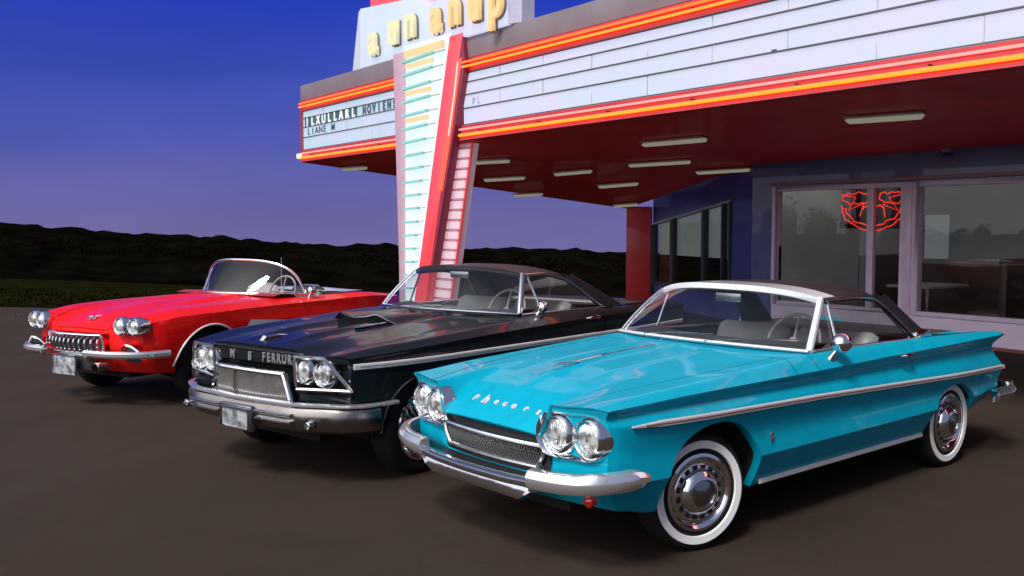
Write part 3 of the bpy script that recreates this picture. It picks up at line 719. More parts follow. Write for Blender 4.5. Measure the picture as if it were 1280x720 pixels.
g = MB(); g.add([(gx(y, .03), y, z) for y, z in loop]+[(gx(0, .03), 0, .61)], [(i, (i+1) % len(loop), len(loop)) for i in range(len(loop))]); g.build('grille_backing', simple('grille_grey', (.30,.29,.28), .4, metal=.5), gr)
g = MB(); g.box((gx(0, -.002), .135, .61), (.012, .012, .24)); g.build('grille_divider', M['darkchrome'], gr)
for sg in (-1, 1):
    for (x, y, z) in ((-.835, .495, .76), (-.805, .655, .75)):
        b_ = lamp(B, (x-.006, sg*y, z), .074, .009)
    P = [(-.868,.44,.855),(-.845,.70,.862),(-.755,.858,.655),(-.852,.44,.64)]
    if sg > 0: lamp(B, (-.785, .775, .70), .036, .006)
    pts = []
    for i in range(4):
        a, b2 = Vector(P[i]), Vector(P[(i+1) % 4]); pts += [a.lerp(b2, t) for t in np.linspace(0, 1, 8, endpoint=False)]
    MB().tube([(p.x-.01, sg*p.y, p.z) for p in pts], .0125, 6, closed=True).build('headlight_bezel', M['bright'], B)
# letters and bars on the nose panel
x_n = lambda y: CB.x0-.115*(1-(abs(y)/.835)**2.4)-.004
for ch, y in (('M',.22),('8',.02),('F',-.13),('E',-.18),('R',-.23),('R',-.28),('U',-.33),('R',-.38)):
    Mx = Matrix(((0, 0, -1, x_n(y)-.004), (-1, 0, 0, y), (0, 1, 0, .825 if y < 0 else .82), (0,0,0,1)))
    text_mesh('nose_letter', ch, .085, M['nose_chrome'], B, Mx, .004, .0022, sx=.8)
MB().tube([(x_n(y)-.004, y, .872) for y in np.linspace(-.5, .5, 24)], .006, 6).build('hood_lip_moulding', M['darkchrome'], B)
# tall bumper with bright upper roll
P = smooth_path([(-.45,-.945,.555),(-.60,-.930,.555),(-.77,-.850,.555),(-.875,-.70,.56),(-.965,-.45,.56),(-.975,0,.555),(-.965,.45,.56),(-.875,.70,.56),(-.77,.850,.555),(-.60,.930,.555),(-.45,.945,.555)], 70)
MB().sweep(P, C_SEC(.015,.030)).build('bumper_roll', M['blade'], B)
lo = lambda u: [(.012,-.022), (.03,-.06), (.026,-.11), (.0,-.165), (-.05,-.19), (-.06,-.18), (-.02,-.02)]
MB().sweep(P[4:-4], lo).build('front_bumper', chrome_mat('brushed_chrome', (.30,.28,.265), .2), B)
for sg in (-1, 1):
    b_ = MB()
    Pb = smooth_path([(-1.005,.20*sg,.492),(-1.0,.40*sg,.492),(-.99,.54*sg,.495)], 12); Pb = Pb if sg > 0 else Pb[::-1]
    b_.sweep(Pb, C_SEC(.012,.02)); Pb = [(x, y, z-.045) for x, y, z in Pb]; b_.sweep(Pb, C_SEC(.010,.02)); b_.build('bumper_bar', M['chrome'], B)
    MB().lathe([(.03,.03),(.03,-.01),(.022,-.016),(.018,0),(.0006,.004)], (-.955, sg*.66, .435), ax='x', n=24).build('fog_lamp', M['darkchrome'], B)
pl = MB().box((-1.025, 0, .425), (.012, .27, .12)).build('license_plate', M['plate'], B)
fr = MB().tube([(-1.035,-.15,.36),(-1.035,.15,.36),(-1.035,.15,.49),(-1.035,-.15,.49)], .009, 6, closed=True).build('plate_frame', M['chrome'], pl)
MB().box((-1.0,0,.43), (.05,.34,.17)).build('plate_bracket', M['darkchrome'], B, bevel=.01)
for sg in (-1, 1):
    def sw(P, h, d, name, mat):
        Q = P[::-1] if sg < 0 else mirror_path(P)
        MB().sweep(Q, lambda u: [(-.004,-h), (d,-.7*h), (d,.7*h), (-.004,h)]).build(name, mat, B)
    zf = lambda x: np.interp(x, [-.8,3.6], [.805,.775])
    sw(CB.trim_path(-.74, 3.55, zf, 50), .020, .012, 'side_trim', M['trim'])
    sw(CB.trim_path(-.70, 3.55, zf, 50), .006, .0135, 'side_trim_insert', simple('trim_line', (.25,.27,.28), .3))
    sw(CB.trim_path(.34, 2.28, lambda x: np.float64(.285)+0*x, 20), .016, .012, 'rocker_moulding', M['trim'])
    h = MB(); y = -CB.Y(1.9, .93)+.01; h.tube([(1.78, y-.006, .932), (1.80, y-.034, .936), (1.92, y-.036, .936), (1.95, y-.004, .932)], [.007,.011,.012,.008], 8); h.lathe([(.02,-.004),(.018,-.022),(.0004,-.026)], (1.955, y, .93), n=16)
    ho = h.build('door_handle', M['chrome'], B)
    if sg > 0: ho.scale = (1, -1, 1)
    wl = [(-.12-.425*math.cos(t), -CB.Y(-.12-.42*math.cos(t), .55)-.004, .30+.415*math.sin(t)**.9) for t in np.linspace(.1, PI-.1, 30)]
    MB().tube(wl if sg < 0 else mirror_path(wl), .007, 6).build('arch_moulding', M['darkchrome'], B)
mm = MB(); mm.tube([(1.28,-.80,.985),(1.285,-.815,1.01),(1.30,-.83,1.03)], [.02,.01,.009], 8); mm.lathe([(.0006,-.04),(.035,-.03),(.048,0),(.045,.016),(.0006,.018)], (1.31,-.835,1.055), ax='x', n=20); mm.build('door_mirror', M['chrome'], B)
# hood scoop, raised with a dark mouth, and fender ornament
hs = MB(); rows = []
for x in np.linspace(.16, .80, 12):
    r = []
    for t in np.linspace(-1, 1, 21):
        y = .34*t*(1-.35*(x-.16)/.64); r.append((x-.10*(1-t*t), y, CB.T(min(x,.87), y)[2]+.055*(1-t**4)*(1-((x-.16)/.64))**.8-.002))
    rows.append(r)
hs.grid(rows); hs.build('hood_scoop', M['black'], B, ang=60)
mo = MB(); r0 = rows[0]; mo.grid([r0, [(p[0]+.03, p[1], CB.T(p[0], p[1])[2]+.002) for p in r0]]); mo.build('scoop_mouth', M['grille_black'], B)
MB().tube([(p[0]-.002, p[1], p[2]) for p in r0], .006, 6).build('scoop_trim', M['darkchrome'], B)
for y in (-.25,):
    MB().tube([(-.18+.3*u, y-.03*u, CB.T(-.18+.3*u, y)[2]+.008) for u in np.linspace(0, 1, 8)], [.004,.012,.014,.012,.01,.008,.006,.003], 8, sq=(2,.6)).build('hood_badge', M['bright'], B)
o = MB(); z0 = CB.T(-.72, .12)[2]; o.tube([(-.80,.05,z0-.03),(-.74,.05,z0+.025),(-.62,.05,z0+.03),(-.50,.05,z0+.02)], [.012,.02,.014,.004], 10, sq=(1.4,.8)); o.lathe([(.03,-.01),(.028,.01),(.01,.02)], (-.70,.05,z0), ax='z', n=16); o.build('hood_ornament', M['chrome'], B)
for y in (-.02, .42):
    w = MB(); w.tube([(.86, y, 1.02), (.92, y-.22, 1.05), (.96+.1*((y-.45)/.765)**2, y-.48, 1.065-.01)], .0055, 6); w.tube([(.885, y-.04, 1.03), (.965+.12*((y-.6)/.765)**2, y-.6, 1.05)], .004, 6); w.build('wiper', M['darkchrome'], B)
P = smooth_path([(3.30,-.93,.50),(3.55,-.93,.50),(3.68,-.84,.50),(3.75,-.5,.50),(3.77,0,.50),(3.75,.5,.50),(3.68,.84,.50),(3.55,.93,.50),(3.3,.93,.50)], 40)
MB().sweep(P[::-1], C_SEC(.06,.05)).build('rear_bumper', M['chrome'], B)
for sg in (-1, 1): MB().box((3.645, sg*.62, .74), (.03,.34,.09)).build('tail_lamp', M['red_lamp'], B, bevel=.01)

# ================================================================== RED ROADSTER
CR = Car(dict(x0=-.70, x1=3.15, bow=.13, bowe=2.0, rbow=.10, crease=1, rown=[8,6,8,5,5],
    crest_y=[(-.7,.80),(-.4,.865),(0,.895),(1,.895),(2.4,.91),(3.15,.80)],
    crest_z=[(-.7,.80),(-.3,.845),(.3,.86),(1.4,.868),(2.4,.87),(3.15,.82)],
    side=[([(-.7,.32),(-.4,.30),(.4,.25),(2.2,.25),(3.15,.36)], [(-.7,.74),(0,.82),(2.5,.83),(3.15,.7)]),
          ([(-.7,.46),(3.15,.5)], [(-.7,.74),(-.62,.80),(-.5,.84),(0,.88),(2.4,.89),(3.15,.8)]),
          ([(-.7,.60),(3.15,.6)], [(-.7,.755),(-.62,.815),(-.5,.855),(0,.90),(2.4,.915),(3.15,.82)]),
          ([(-.7,.71),(3.15,.7)], [(-.7,.76),(-.62,.82),(-.5,.86),(0,.905),(2.4,.92),(3.15,.825)]),
          ([(-.7,.77),(0,.81),(3.15,.78)], [(-.7,.77),(-.62,.82),(-.5,.855),(0,.90),(1,.90),(2.4,.915),(3.15,.81)])],
    top=[(0, [(-.7,.83),(-.3,.895),(.3,.938),(1.0,.955),(2.3,.91),(3.15,.80)]),
         (.45, [(-.7,.82),(-.3,.878),(.3,.915),(1.0,.935),(2.3,.90),(3.15,.80)]),
         (.8, [(-.7,.85),(-.3,.90),(.3,.915),(1.3,.922),(2.4,.91),(3.15,.84)])],
    fo=[(.3,.16),(.45,.05),(.58,.0),(.8,0)], ro=[(.36,-.1),(.6,0),(.9,0)],
    arches=[(.0,.31,.415,.425,2.1),(2.50,.31,.40,.36,2.1)],
    seam=[(-.7,.46),(-.3,.55),(.5,.62),(.95,.64)], sy=.77, xh=.90, xc=1.02, xd0=1.35, xd1=2.05, xk=2.22,
    lip=lambda y: .012,
    face=lambda y, z: float(.05*(1-sstep(.36,.40,y))*sstep(.50,.53,z)*(1-sstep(.66,.69,z))+.05*math.exp(-((y-.70)/.09)**4)*math.exp(-((z-.53)/.055)**4)),
    bump=lambda x, y: float(-np.interp(x, [-.7,-.6,-.45,-.25,0], [.085,.06,.035,.012,0])*(1-sstep(.36,.56,y))
        +.020*math.exp(-((y-.30)/.045)**2)*sstep(-.1,.5,x)*(x < .95)-.012*math.exp(-((y-.40)/.05)**2)*sstep(-.1,.5,x)*(x < .95))))
Rr = thing('vintage_roadster', 'bright red open vintage roadster with toothed chrome grille, farthest car on the left', 'car', (-3.7134, 9.8284, 0), math.radians(59.846))
sheet_metal(Rr, CR, M['red']); inner(Rr, CR)
wr = make_wheel(Rr, .335, .20, .17, 'cap', None); place_wheels(Rr, wr, (0, 2.50), .735, .335)
# windshield: bottom rail, frame hoop, glass
def rframe(n=60):
    pts = []
    for a in np.linspace(0, PI, n):
        c_, s_ = math.cos(a), math.sin(a)
        y = .76*math.copysign(abs(c_)**.75, c_); u = abs(s_)**.62
        y = (1-u)*.79*math.copysign(1, c_)*1.0 + u*.62*math.copysign(abs(c_)**.62, c_)
        pts.append((1.47-.24*(1-(abs(y)/.79)**2)*1.0+.02*u, y, .935+.385*u))
    return pts
fp = rframe(); fp = [p for p in fp]
MB().tube(fp, .013, 8, sq=(1.2,1)).build('windshield_frame', M['bright'], Rr)
bp = [(1.47-.50*(1-t*t)**.9, .79*t, .947+.012*(1-t*t)) for t in np.linspace(1, -1, 60)]
MB().tube(bp, .013, 8, sq=(1.5,1)).build('windshield_rail', M['bright'], Rr)
rows = [[Vector(b_).lerp(Vector(f_), u)+Vector((-.015*4*u*(1-u), 0, 0)) for u in np.linspace(0, 1, 9)] for b_, f_ in zip(bp, fp)]
MB().grid(rows).build('windshield', M['glass'], Rr)
MB().tube([(1.35, .70, .955), (1.38, .62, 1.15), (1.395, .56, 1.27)], .007, 6).build('windshield_post', M['bright'], Rr)
tub = MB(); x0_, x1_, yb, zs = 1.02, 2.22, .755, .91
tub.grid([[(x0_,-yb,zs),(x0_,-yb,.34),(x0_,yb,.34),(x0_,yb,zs)],[(x1_,-yb,zs),(x1_,-yb,.34),(x1_,yb,.34),(x1_,yb,zs)]])
tub.add([(x1_,-yb,zs),(x1_,-yb,.34),(x1_,yb,.34),(x1_,yb,zs)], [(0,1,2,3)]); tub.build('cabin_lining', M['interior'], Rr)
MB().grid([[(x_, t*.755, z) for x_, z in ((.99,.945),(1.10,.965),(1.28,.955),(1.36,.91),(1.33,.80))] for t in np.linspace(-1, 1, 13)]).build('dashboard', M['seat_red'], Rr)
steering(Rr, (1.54, -.36, .95), M['seat_light'], .19)
for y in (-.36, .36):
    m = MB(); rows = []
    for u in np.linspace(-1, 1, 15):
        e = (1-abs(u)**4)**.5; rows.append([(1.90+.07*max(e,.1)*math.copysign(abs(math.cos(t))**.6, math.cos(t))+.08*math.sin(t), y+.26*u, .78+.22*(math.sin(t))*(.75+.25*e)) for t in np.linspace(0, 2*PI, 17)])
    m.grid(rows); m.box((1.66, y, .55), (.48,.5,.16)); m.build('seat', M['seat_black'] if y < 0 else M['seat_light'], Rr, ang=60)
    MB().tube([(2.0+.0, y-.18, .97),(2.02,y-.1,1.0),(2.02,y+.1,1.0),(2.0,y+.18,.97)], .012, 6).build('seat_rail', M['chrome'], Rr)
tc_ = MB(); tc_.grid([[(2.22+dx, y, .925+.03*math.sin(PI*u)*math.sin(PI*(y+.7)/1.4)) for u, dx in zip(np.linspace(0,1,6), np.linspace(0,.35,6))] for y in np.linspace(-.7,.7,15)]); tc_.build('folded_top_cover', M['silver'], Rr)
mm = MB(); mm.tube([(1.50,-.80,.90),(1.50,-.81,.94),(1.51,-.82,.96)], [.02,.01,.01], 8); mm.lathe([(.0006,-.05),(.035,-.035),(.05,0),(.046,.018),(.0006,.02)], (1.52,-.82,.985), ax='x', n=20)
mm.tube([(1.60,-.76,.93),(1.70,-.76,.965),(1.82,-.76,.95)], .012, 6); mm.build('door_mirror', M['chrome'], Rr)
MB().tube([(2.55,.62,.90),(2.56,.62,1.30)], [.004,.002], 6).build('antenna', M['bright'], Rr)
# grille: hoop, teeth, lamps, bumpers
hp = hoop(.42, .38, .51, .685, -.83, .10)
gr = MB().tube(hp, .014, 8, closed=True).build('grille', M['chrome'], Rr)
g = MB()
for k in range(11):
    y = -.35+.70*k/10; x = -.815-.10*(1-(y/.5)**2)
    g.tube([(x+.03, y, .66), (x-.012, y, .635), (x-.022, y, .595), (x-.010, y, .555), (x+.03, y, .53)], [.008,.014,.016,.014,.008], 8, sq=(.8,1.2))
g.build('grille_tooth', M['chrome'], gr)
MB().grid([[(-.775-.10*(1-(y/.5)**2), y, z) for z in (.52,.672)] for y in np.linspace(-.36,.36,10)]).build('grille_backing', M['grille_black'], gr)
for sg in (-1, 1):
    for (x, y, z) in ((-.768, .745, .775), (-.80, .585, .775)):
        lamp(Rr, (x-.008, sg*y, z), .068, .010)
    pod = MB(); rows = []
    for k in range(40):
        a = 2*PI*k/40; ca, sa = math.cos(a), math.sin(a); dy = .08*math.copysign(min(1, abs(ca)*2.2), ca)
        rows.append([(-.66, sg*(.665+dy*1.0+ca*.074), .775+sa*.074), (-.765+.03*(dy > 0), sg*(.665+dy+ca*.076), .775+sa*.076), (-.785+.03*(dy > 0), sg*(.665+dy+ca*.072), .775+sa*.072), (-.765+.03*(dy > 0), sg*(.665+dy+ca*.055), .775+sa*.055)])
    pod.grid(rows, cu=True); pod.build('headlight_bezel', M['chrome'], Rr)
    Pb = smooth_path([(-.97,.30,.525),(-.95,.55,.525),(-.86,.74,.522),(-.74,.865,.52),(-.55,.925,.52)], 30)
    Pb = Pb if sg > 0 else mirror_path(Pb)[::-1]
    MB().sweep(Pb, C_SEC(.036,.045)).build('bumper_bar', M['blade'], Rr)
    ar = [(-.845+.05*abs(t), sg*(.70+.13*t), .535+.075*(1-t*t)) for t in np.linspace(-1, 1, 16)]
    MB().tube(ar, .012, 8).build('side_intake_trim', M['chrome'], Rr)
    MB().grid([[(-.835+.05*abs(t)+.01, sg*(.70+.12*t), z) for z in (.45, .535+.07*(1-t*t))] for t in np.linspace(-1, 1, 12)]).build('side_intake', M['grille_black'], Rr)
    MB().tube([(-.97,sg*.33,.44),(-.985,sg*.33,.50),(-.97,sg*.33,.56)], [.012,.022,.012], 8).build('bumper_guard', M['chrome'], Rr)
    wl = [(-.42*math.cos(t), -CR.Y(-.415*math.cos(t), .31+.425*math.sin(t))-.003, .31+.43*math.sin(t)) for t in np.linspace(.15, PI-.1, 40)]
    MB().tube(wl if sg < 0 else mirror_path(wl), .011, 6).build('arch_moulding', M['silver'], Rr)
    cv = [(.42,.60),(.47,.74),(.62,.755),(1.5,.66),(1.55,.58),(1.4,.52),(.5,.50)]
    for x, y, z in (( .0,0,0),): pass
    m = MB(); rows = [[(x, sg*(CR.Y(x, z)+.003), z) for z in np.linspace(np.interp(x, [.43,1.5],[.50,.56]), np.interp(x, [.43,.50,1.5],[.66,.745,.66]), 6)] for x in np.linspace(.43, 1.5, 16)]
    m.grid(rows); m.build('side_cove', M['silver'], Rr)
pl = MB().box((-1.0, -.03, .405), (.012, .32, .19)).build('license_plate', M['plate'], Rr, bevel=.003)
MB().tube([(-1.01,-.195,.315),(-1.01,.135,.315),(-1.01,.135,.495),(-1.01,-.195,.495)], .009, 6, closed=True).build('plate_frame', M['chrome'], pl)
ex = MB(); ex.lathe([(.045,.08),(.045,-.03),(.036,-.035),(.034,.05)], (-.93,-.42,.40), ax='x', n=24); ex.build('fog_lamp', M['darkchrome'], Rr)
MB().box((-.92, -.12, .44), (.08,.46,.15)).build('plate_bracket', M['darkchrome'], Rr, bevel=.01)
P0 = Vector(CR.T(-.56, 0)); em = MB()
for s_ in (-1, 1): em.tube([P0+Vector((-.05, s_*.02, .0)), P0+Vector((.0, s_*.045, .02)), P0+Vector((.06, -s_*.05, .035))], [.006,.009,.005], 6)
em.tube([P0+Vector((-.03,0,.0)), P0+Vector((.03,0,.03))], [.016,.01], 8); em.build('hood_emblem', M['chrome'], Rr)

# ================================================================== THE PLACE
A0 = (-3.9178, 17.9947, 0); RZ = math.atan2(-.81226, .58329)
def toworld(x, y): c, s = math.cos(RZ), math.sin(RZ); return (A0[0]+c*x-s*y, A0[1]+s*x+c*y)
# ---- ground
def ground_mat():
    m, nt, out = newmat('worn_asphalt')
    b = bsdf(nt, Roughness=.85, Specular_IOR_Level=.08)
    n1 = noise(nt, .35, 5, .6); n2 = noise(nt, 38, 3, .7); n3 = noise(nt, 2.6, 6, .65, stretch=(1, .35, 1))
    a = nt.nodes.new('ShaderNodeMath'); a.operation = 'MULTIPLY_ADD'; a.inputs[1].default_value = .35
    nt.links.new(n2.outputs[0], a.inputs[0]); nt.links.new(n1.outputs[0], a.inputs[2])
    a2 = nt.nodes.new('ShaderNodeMath'); a2.operation = 'MULTIPLY_ADD'; a2.inputs[1].default_value = .45
    nt.links.new(n3.outputs[0], a2.inputs[0]); nt.links.new(a.outputs[0], a2.inputs[2])
    r = ramp(nt, a2.outputs[0], [(.45, (.034,.0238,.0178)), (.95, (.040,.0282,.0212)), (1.0, (.043,.031,.024))])
    nt.links.new(r.outputs[0], b.inputs['Base Color'])
    vo = nt.nodes.new('ShaderNodeTexVoronoi'); vo.feature = 'DISTANCE_TO_EDGE'; vo.inputs['Scale'].default_value = .34
    nw = noise(nt, 1.4, 5, .7); tcv = nt.nodes.new('ShaderNodeTexCoord'); mv = nt.nodes.new('ShaderNodeMixRGB'); mv.blend_type = 'ADD'; mv.inputs[0].default_value = 1.1
    nt.links.new(tcv.outputs['Object'], mv.inputs[1]); nt.links.new(nw.outputs['Color'], mv.inputs[2]); nt.links.new(mv.outputs[0], vo.inputs['Vector'])
    cr = ramp(nt, vo.outputs['Distance'], [(0, (.55,.55,.55)), (.006, (1,1,1))]); na = noise(nt, 260, 2, .8); ag = ramp(nt, na.outputs[0], [(.3, (.80,.80,.80)), (.52, (1,1,1)), (.72, (1.35,1.33,1.30))])
    st = noise(nt, .9, 3, .5); sr = ramp(nt, st.outputs[0], [(.28, (.72,.70,.68)), (.42, (1,1,1))])
    prev = r.outputs[0]
    for q_ in (cr, ag, sr):
        mm_ = nt.nodes.new('ShaderNodeMixRGB'); mm_.blend_type = 'MULTIPLY'; mm_.inputs[0].default_value = .22 if q_ is cr else .45; nt.links.new(prev, mm_.inputs[1]); nt.links.new(q_.outputs[0], mm_.inputs[2]); prev = mm_.outputs[0]
    nt.links.new(prev, b.inputs['Base Color'])
    n4 = noise(nt, 160, 2, .6); bp = nt.nodes.new('ShaderNodeBump'); bp.inputs['Strength'].default_value = .35; bp.inputs['Distance'].default_value = .006
    nt.links.new(n4.outputs[0], bp.inputs['Height']); nt.links.new(bp.outputs[0], b.inputs['Normal'])
    nt.links.new(b.outputs[0], out.inputs[0]); return m
GM = ground_mat()
def edge_y(x): return 19.9+.35*math.sin(x*.31)+.2*math.sin(x*1.1+1)
g = MB(); xs = np.linspace(-70, 70, 141)
g.grid([[(x, y if y < 19 else edge_y(x), 0) for y in (-60, -20, -5, 0, 3, 6, 10, 14, 17, 20)] for x in xs])
tag(g.build('parking_lot', GM), kind='structure')
gm = simple('dark_grass', (.008,.0085,.0022), .95, spec=0, var=.5, vs=.8, bump=.6, bs=9)
def ridge_z(az):   # ground height where the trees start, by bearing
    px = math.degrees(az); return float(np.interp(px, [-60,-28,-11.5,-2,7,60], [-1.9,-2.4,-4.15,-4.5,-4.85,-4.85]))
def terr(D, az):
    if abs(math.degrees(az)) > 75: return -.06
    t = max(0, (D-20)/70); k = float(1-sstep(60, 75, abs(math.degrees(az))))
    return (-.04+ridge_z(az)*min(t, 1.25))*k-.06*(1-k)
rows = []
for D in [15,19,20.5,22,25,30,38,48,60,75,90,110,140,200]:
    rows.append([(D*math.sin(a), D*math.cos(a), terr(D, a) if D > 20 else -.05) for a in np.linspace(-PI, PI, 145)])
g = MB().grid(rows); tag(g.build('grass_field', gm), kind='structure')
g = MB(); g.lathe([(195, -10), (900, -100), (2600, -330)], (0,0,0), ax='z', n=64); tag(g.build('far_ground', gm), kind='structure')
def grass_tufts():
    vs, fs = [], []
    for i in range(9000):
        a = RNG.uniform(-.62, .16); D = 20.2+RNG.exponential(9)
        if D > 70: continue
        x, y, z = D*math.sin(a), D*math.cos(a), terr(D, a); h = RNG.uniform(.03, .11); w = h*.5; t = RNG.uniform(0, PI)
        n = len(vs); vs += [(x-w*math.cos(t), y-w*math.sin(t), z-.02), (x+w*math.cos(t), y+w*math.sin(t), z-.02), (x+RNG.normal(0, .04), y+RNG.normal(0, .04), z+h)]; fs.append((n, n+1, n+2))
    m = MB(); m.v = vs; m.f = fs; return m
tag(grass_tufts().build('rough_grass', gm, weld=False), 'dark rough grass beyond the edge of the lot', 'grass', kind='stuff')
# ---- tree line: leaf clumps over uneven crowns, all round the lot
leafm = simple('dusk_foliage', (.0042,.0036,.0024), .9, spec=0, var=.6, vs=.25)
def treeline(name, label, spots, kk=110, ls=(.012,.030), core=False):
    vs, fs = [], []
    for (x, y, z, h) in spots:
        r = h*.42
        nb = RNG.integers(3, 6); blobs = [(RNG.normal(0, r*.4), RNG.normal(0, r*.4), h*RNG.uniform(.45, .80), r*RNG.uniform(.5, .75)) for _ in range(nb)]+[(0,0,h*.35,r)]
        for bx_, by_, bz_, br in blobs:
            for k in range(kk):
                v = RNG.normal(size=3); v /= np.linalg.norm(v); rr = br*RNG.uniform(.75, 1.08)
                c = np.array([x+bx_, y+by_, z+bz_])+v*rr*np.array([1,1,.8]); s_ = h*RNG.uniform(*ls)
                t1 = RNG.normal(size=3); t1 /= np.linalg.norm(t1); t2 = np.cross(v, t1); n = len(vs)
                vs += [tuple(c+t1*s_), tuple(c+t2*s_), tuple(c-t1*s_*.8), tuple(c-t2*s_)]; fs.append((n, n+1, n+2, n+3))
        if not core: continue
        n = len(vs); q = [(x+r*.75*math.cos(a), y+r*.75*math.sin(a)) for a in np.linspace(0, 2*PI, 8)[:-1]]
        vs += [(a, b, z-.5) for a, b in q]+[(a, b, z+h*.6) for a, b in q]+[(x, y, z+h*.82)]
        for i in range(7): fs.append((n+i, n+(i+1) % 7, n+7+(i+1) % 7, n+7+i)); fs.append((n+7+i, n+7+(i+1) % 7, n+14))
    m = MB(); m.v = vs; m.f = fs; o = m.build(name, leafm, weld=False); tag(o, label, 'trees', kind='stuff'); return o
hm = simple('wooded_slope', (.0030,.0026,.0017), .95, spec=0, var=.7, vs=.35, bump=1.0, bs=1.5)
azs = np.linspace(-.75, .68, 260); rows = []
crest = lambda a: 4.6+.09*math.sin(a*37)+.07*math.sin(a*91+2)+.08*math.sin(a*190+1)
for D, f in ((70,-.2),(76,.02),(82,.22),(87,.50),(91,.74),(96,.92),(101,1.0),(107,.95),(118,.3)):
    rows.append([(D*math.sin(a), D*math.cos(a), terr(D, a)-.1+max(f, -.2)*crest(a)*(D/97 if f > .5 else 1)+RNG.normal(0, .06)*(f > .1)) for a in azs])
tag(MB().grid(rows).build('wooded_hill', hm), kind='structure')
sp = []
for D, dz in ((88, -.8), (96, -.3), (105, 0)):
    for a in np.arange(-.66, .60, 1.7/D):
        a2 = a+RNG.normal(0, .3/D); h = RNG.uniform(4.7, 5.1)+.18*math.sin(a*37)+.12*math.sin(a*91+2)
        sp.append((D*math.sin(a2), D*math.cos(a2), terr(D, a2)+dz*.5-(.15), max(h+dz*.5-.2, 3)))
treeline('distant_woods', 'low dark wooded ridge along the horizon behind the cars', sp)
sp = []
for D in (66, 74):
    for a in np.arange(1.2, 2*PI-1.2, 3.6/D):
        sp.append((D*math.sin(a), D*math.cos(a), -.2, RNG.uniform(2.2, 4)+.8*math.sin(a*9)))
treeline('woods_behind', 'low dark trees on the far side of the lot behind the viewer', sp, 40, (.03,.07), True)

# ---- marquee canopy
wall_navy = simple('navy_stucco_gloss', (.045,.055,.23), .35, coat=.3, var=.25, vs=2, bump=.25, bs=14)
band_m = simple('mauve_grey_coping', (.20,.165,.18), .5, metal=.2, var=.12, vs=2)
redp = simple('red_enamel', (.42,.008,.014), .35, coat=.5)
soff_m = simple('red_soffit_added_glow', (.46,.020,.020), .6, em=(1,.05,.06), ems=.018, var=.25, vs=1.2, coat=.06)  # faint red emission in the material stands in for neon glow
board_m = emis('lit_letterboard', (.72,.68,.93), .84, (.12,.12,.14), (1.1, (.60,.72,.88)))
board_l = emis('lit_letterboard_left', (.60,.64,.88), .85, (.12,.12,.14), (1.6, (.42,.66,.74)))
NB = (.05,.02,.02); neon_o = emis('neon_orange', (1,.075,.006), 3.6, NB); neon_y = emis('neon_amber', (1,.135,.006), 3.6, NB); neon_r = emis('neon_red', (1,.03,.012), 1.15, NB); neon_p = emis('neon_pink', (1,.46,.40), 1.0, NB)
rail_m = simple('board_rail_metal', (.10,.11,.11), .4, metal=.6)
can = thing('marquee_canopy', 'long diner canopy with red neon borders, white letterboard fascia and dark red underside', 'canopy', A0, RZ)
XE = 17.5
def pbox(name, mat, x0, x1, y0, y1, z0, z1, parent=can, bevel=0): return MB().box(((x0+x1)/2, (y0+y1)/2, (z0+z1)/2), (x1-x0, y1-y0, z1-z0)).build(name, mat, parent, bevel=bevel)
S0, S1 = 3.74, 5.40      # gap taken by the pylon
pbox('coping', band_m, 0, XE, 0, .35, 4.005, 4.285, bevel=.008)
pbox('roof_deck', simple('roof_felt', (.05,.05,.055), .9), .2, XE, .36, 9.5, 3.2, 3.5)
for (a, b_, bm_) in ((0.02, S0, board_l), (S1+.1, XE, board_m)):
    pbox('fascia_panel', redp, a, b_, .0, .3, 3.815, 4.0)
    pbox('fascia_panel', redp, a, b_, .0, .3, 2.885, 3.095)
    bd = pbox('letterboard', bm_, a+.02, b_, .035, .25, 3.10, 3.81)
    r = MB()
    for z in (3.685, 3.515, 3.33): r.tube([(a+.04, .022, z), (b_-.02, .022, z)], .0105, 6)
    r.build('board_rail', rail_m, bd)
    r = MB(); r.box(((a+b_)/2, .022, 3.808), (b_-a-.05, .012, .010)); r.box(((a+b_)/2, .022, 3.108), (b_-a-.05, .012, .012)); r.build('board_frame', rail_m, bd)
    seam_m = simple('seam_grey', (.5,.52,.6), .5); k = 0; x = a+.9
    while x < b_-.3:
        z0, z1 = [(3.69,3.80),(3.34,3.51),(3.52,3.68),(3.12,3.32)][k % 4]; MB().box((x, .028, (z0+z1)/2), (.012, .012, z1-z0)).build('board_seam', seam_m, bd)
        z0, z1 = [(3.34,3.50),(3.69,3.80),(3.12,3.24),(3.52,3.60)][k % 4]; MB().box((x, .03, (z0+z1)/2), (.007, .008, z1-z0)).build('board_seam', seam_m, bd); x += .93; k += 1
    for z, mt, rr in ((3.945, neon_o, .0145), (3.885, neon_y, .0145), (3.035, neon_p, .013), (2.955, neon_y, .020)):
        MB().tube([(a+.03, -.05, z), (b_-.04, -.05, z)], rr, 10).build('neon_tube', mt, can)
    MB().box(((a+b_)/2, -.012, 2.905), (b_-a, .03, .03)).build('fascia_lip', simple('red_lip_lit', (.6,.05,.06), .3), can)
    x = a+.5
    while x < b_-.2:
        for z in (3.915, 2.995): MB().tube([(x, 0, z), (x, -.05, z)], .008, 6).build('tube_support', rail_m, can)
        x += 1.3
# end neon returns beside the pylon
MB().tube([(S1+.12, -.05, 3.97), (S1+.02, -.05, 3.5), (S1-.13, -.05, 2.97)], .024, 10).build('neon_tube', emis('neon_vermilion', (1,.045,.012), 2.6), can)
MB().tube([(.03, -.05, 3.03), (.03, -.05, 2.95)], .05, 10).build('neon_tube', emis('neon_end', (1,.55,.35), 1.6), can)
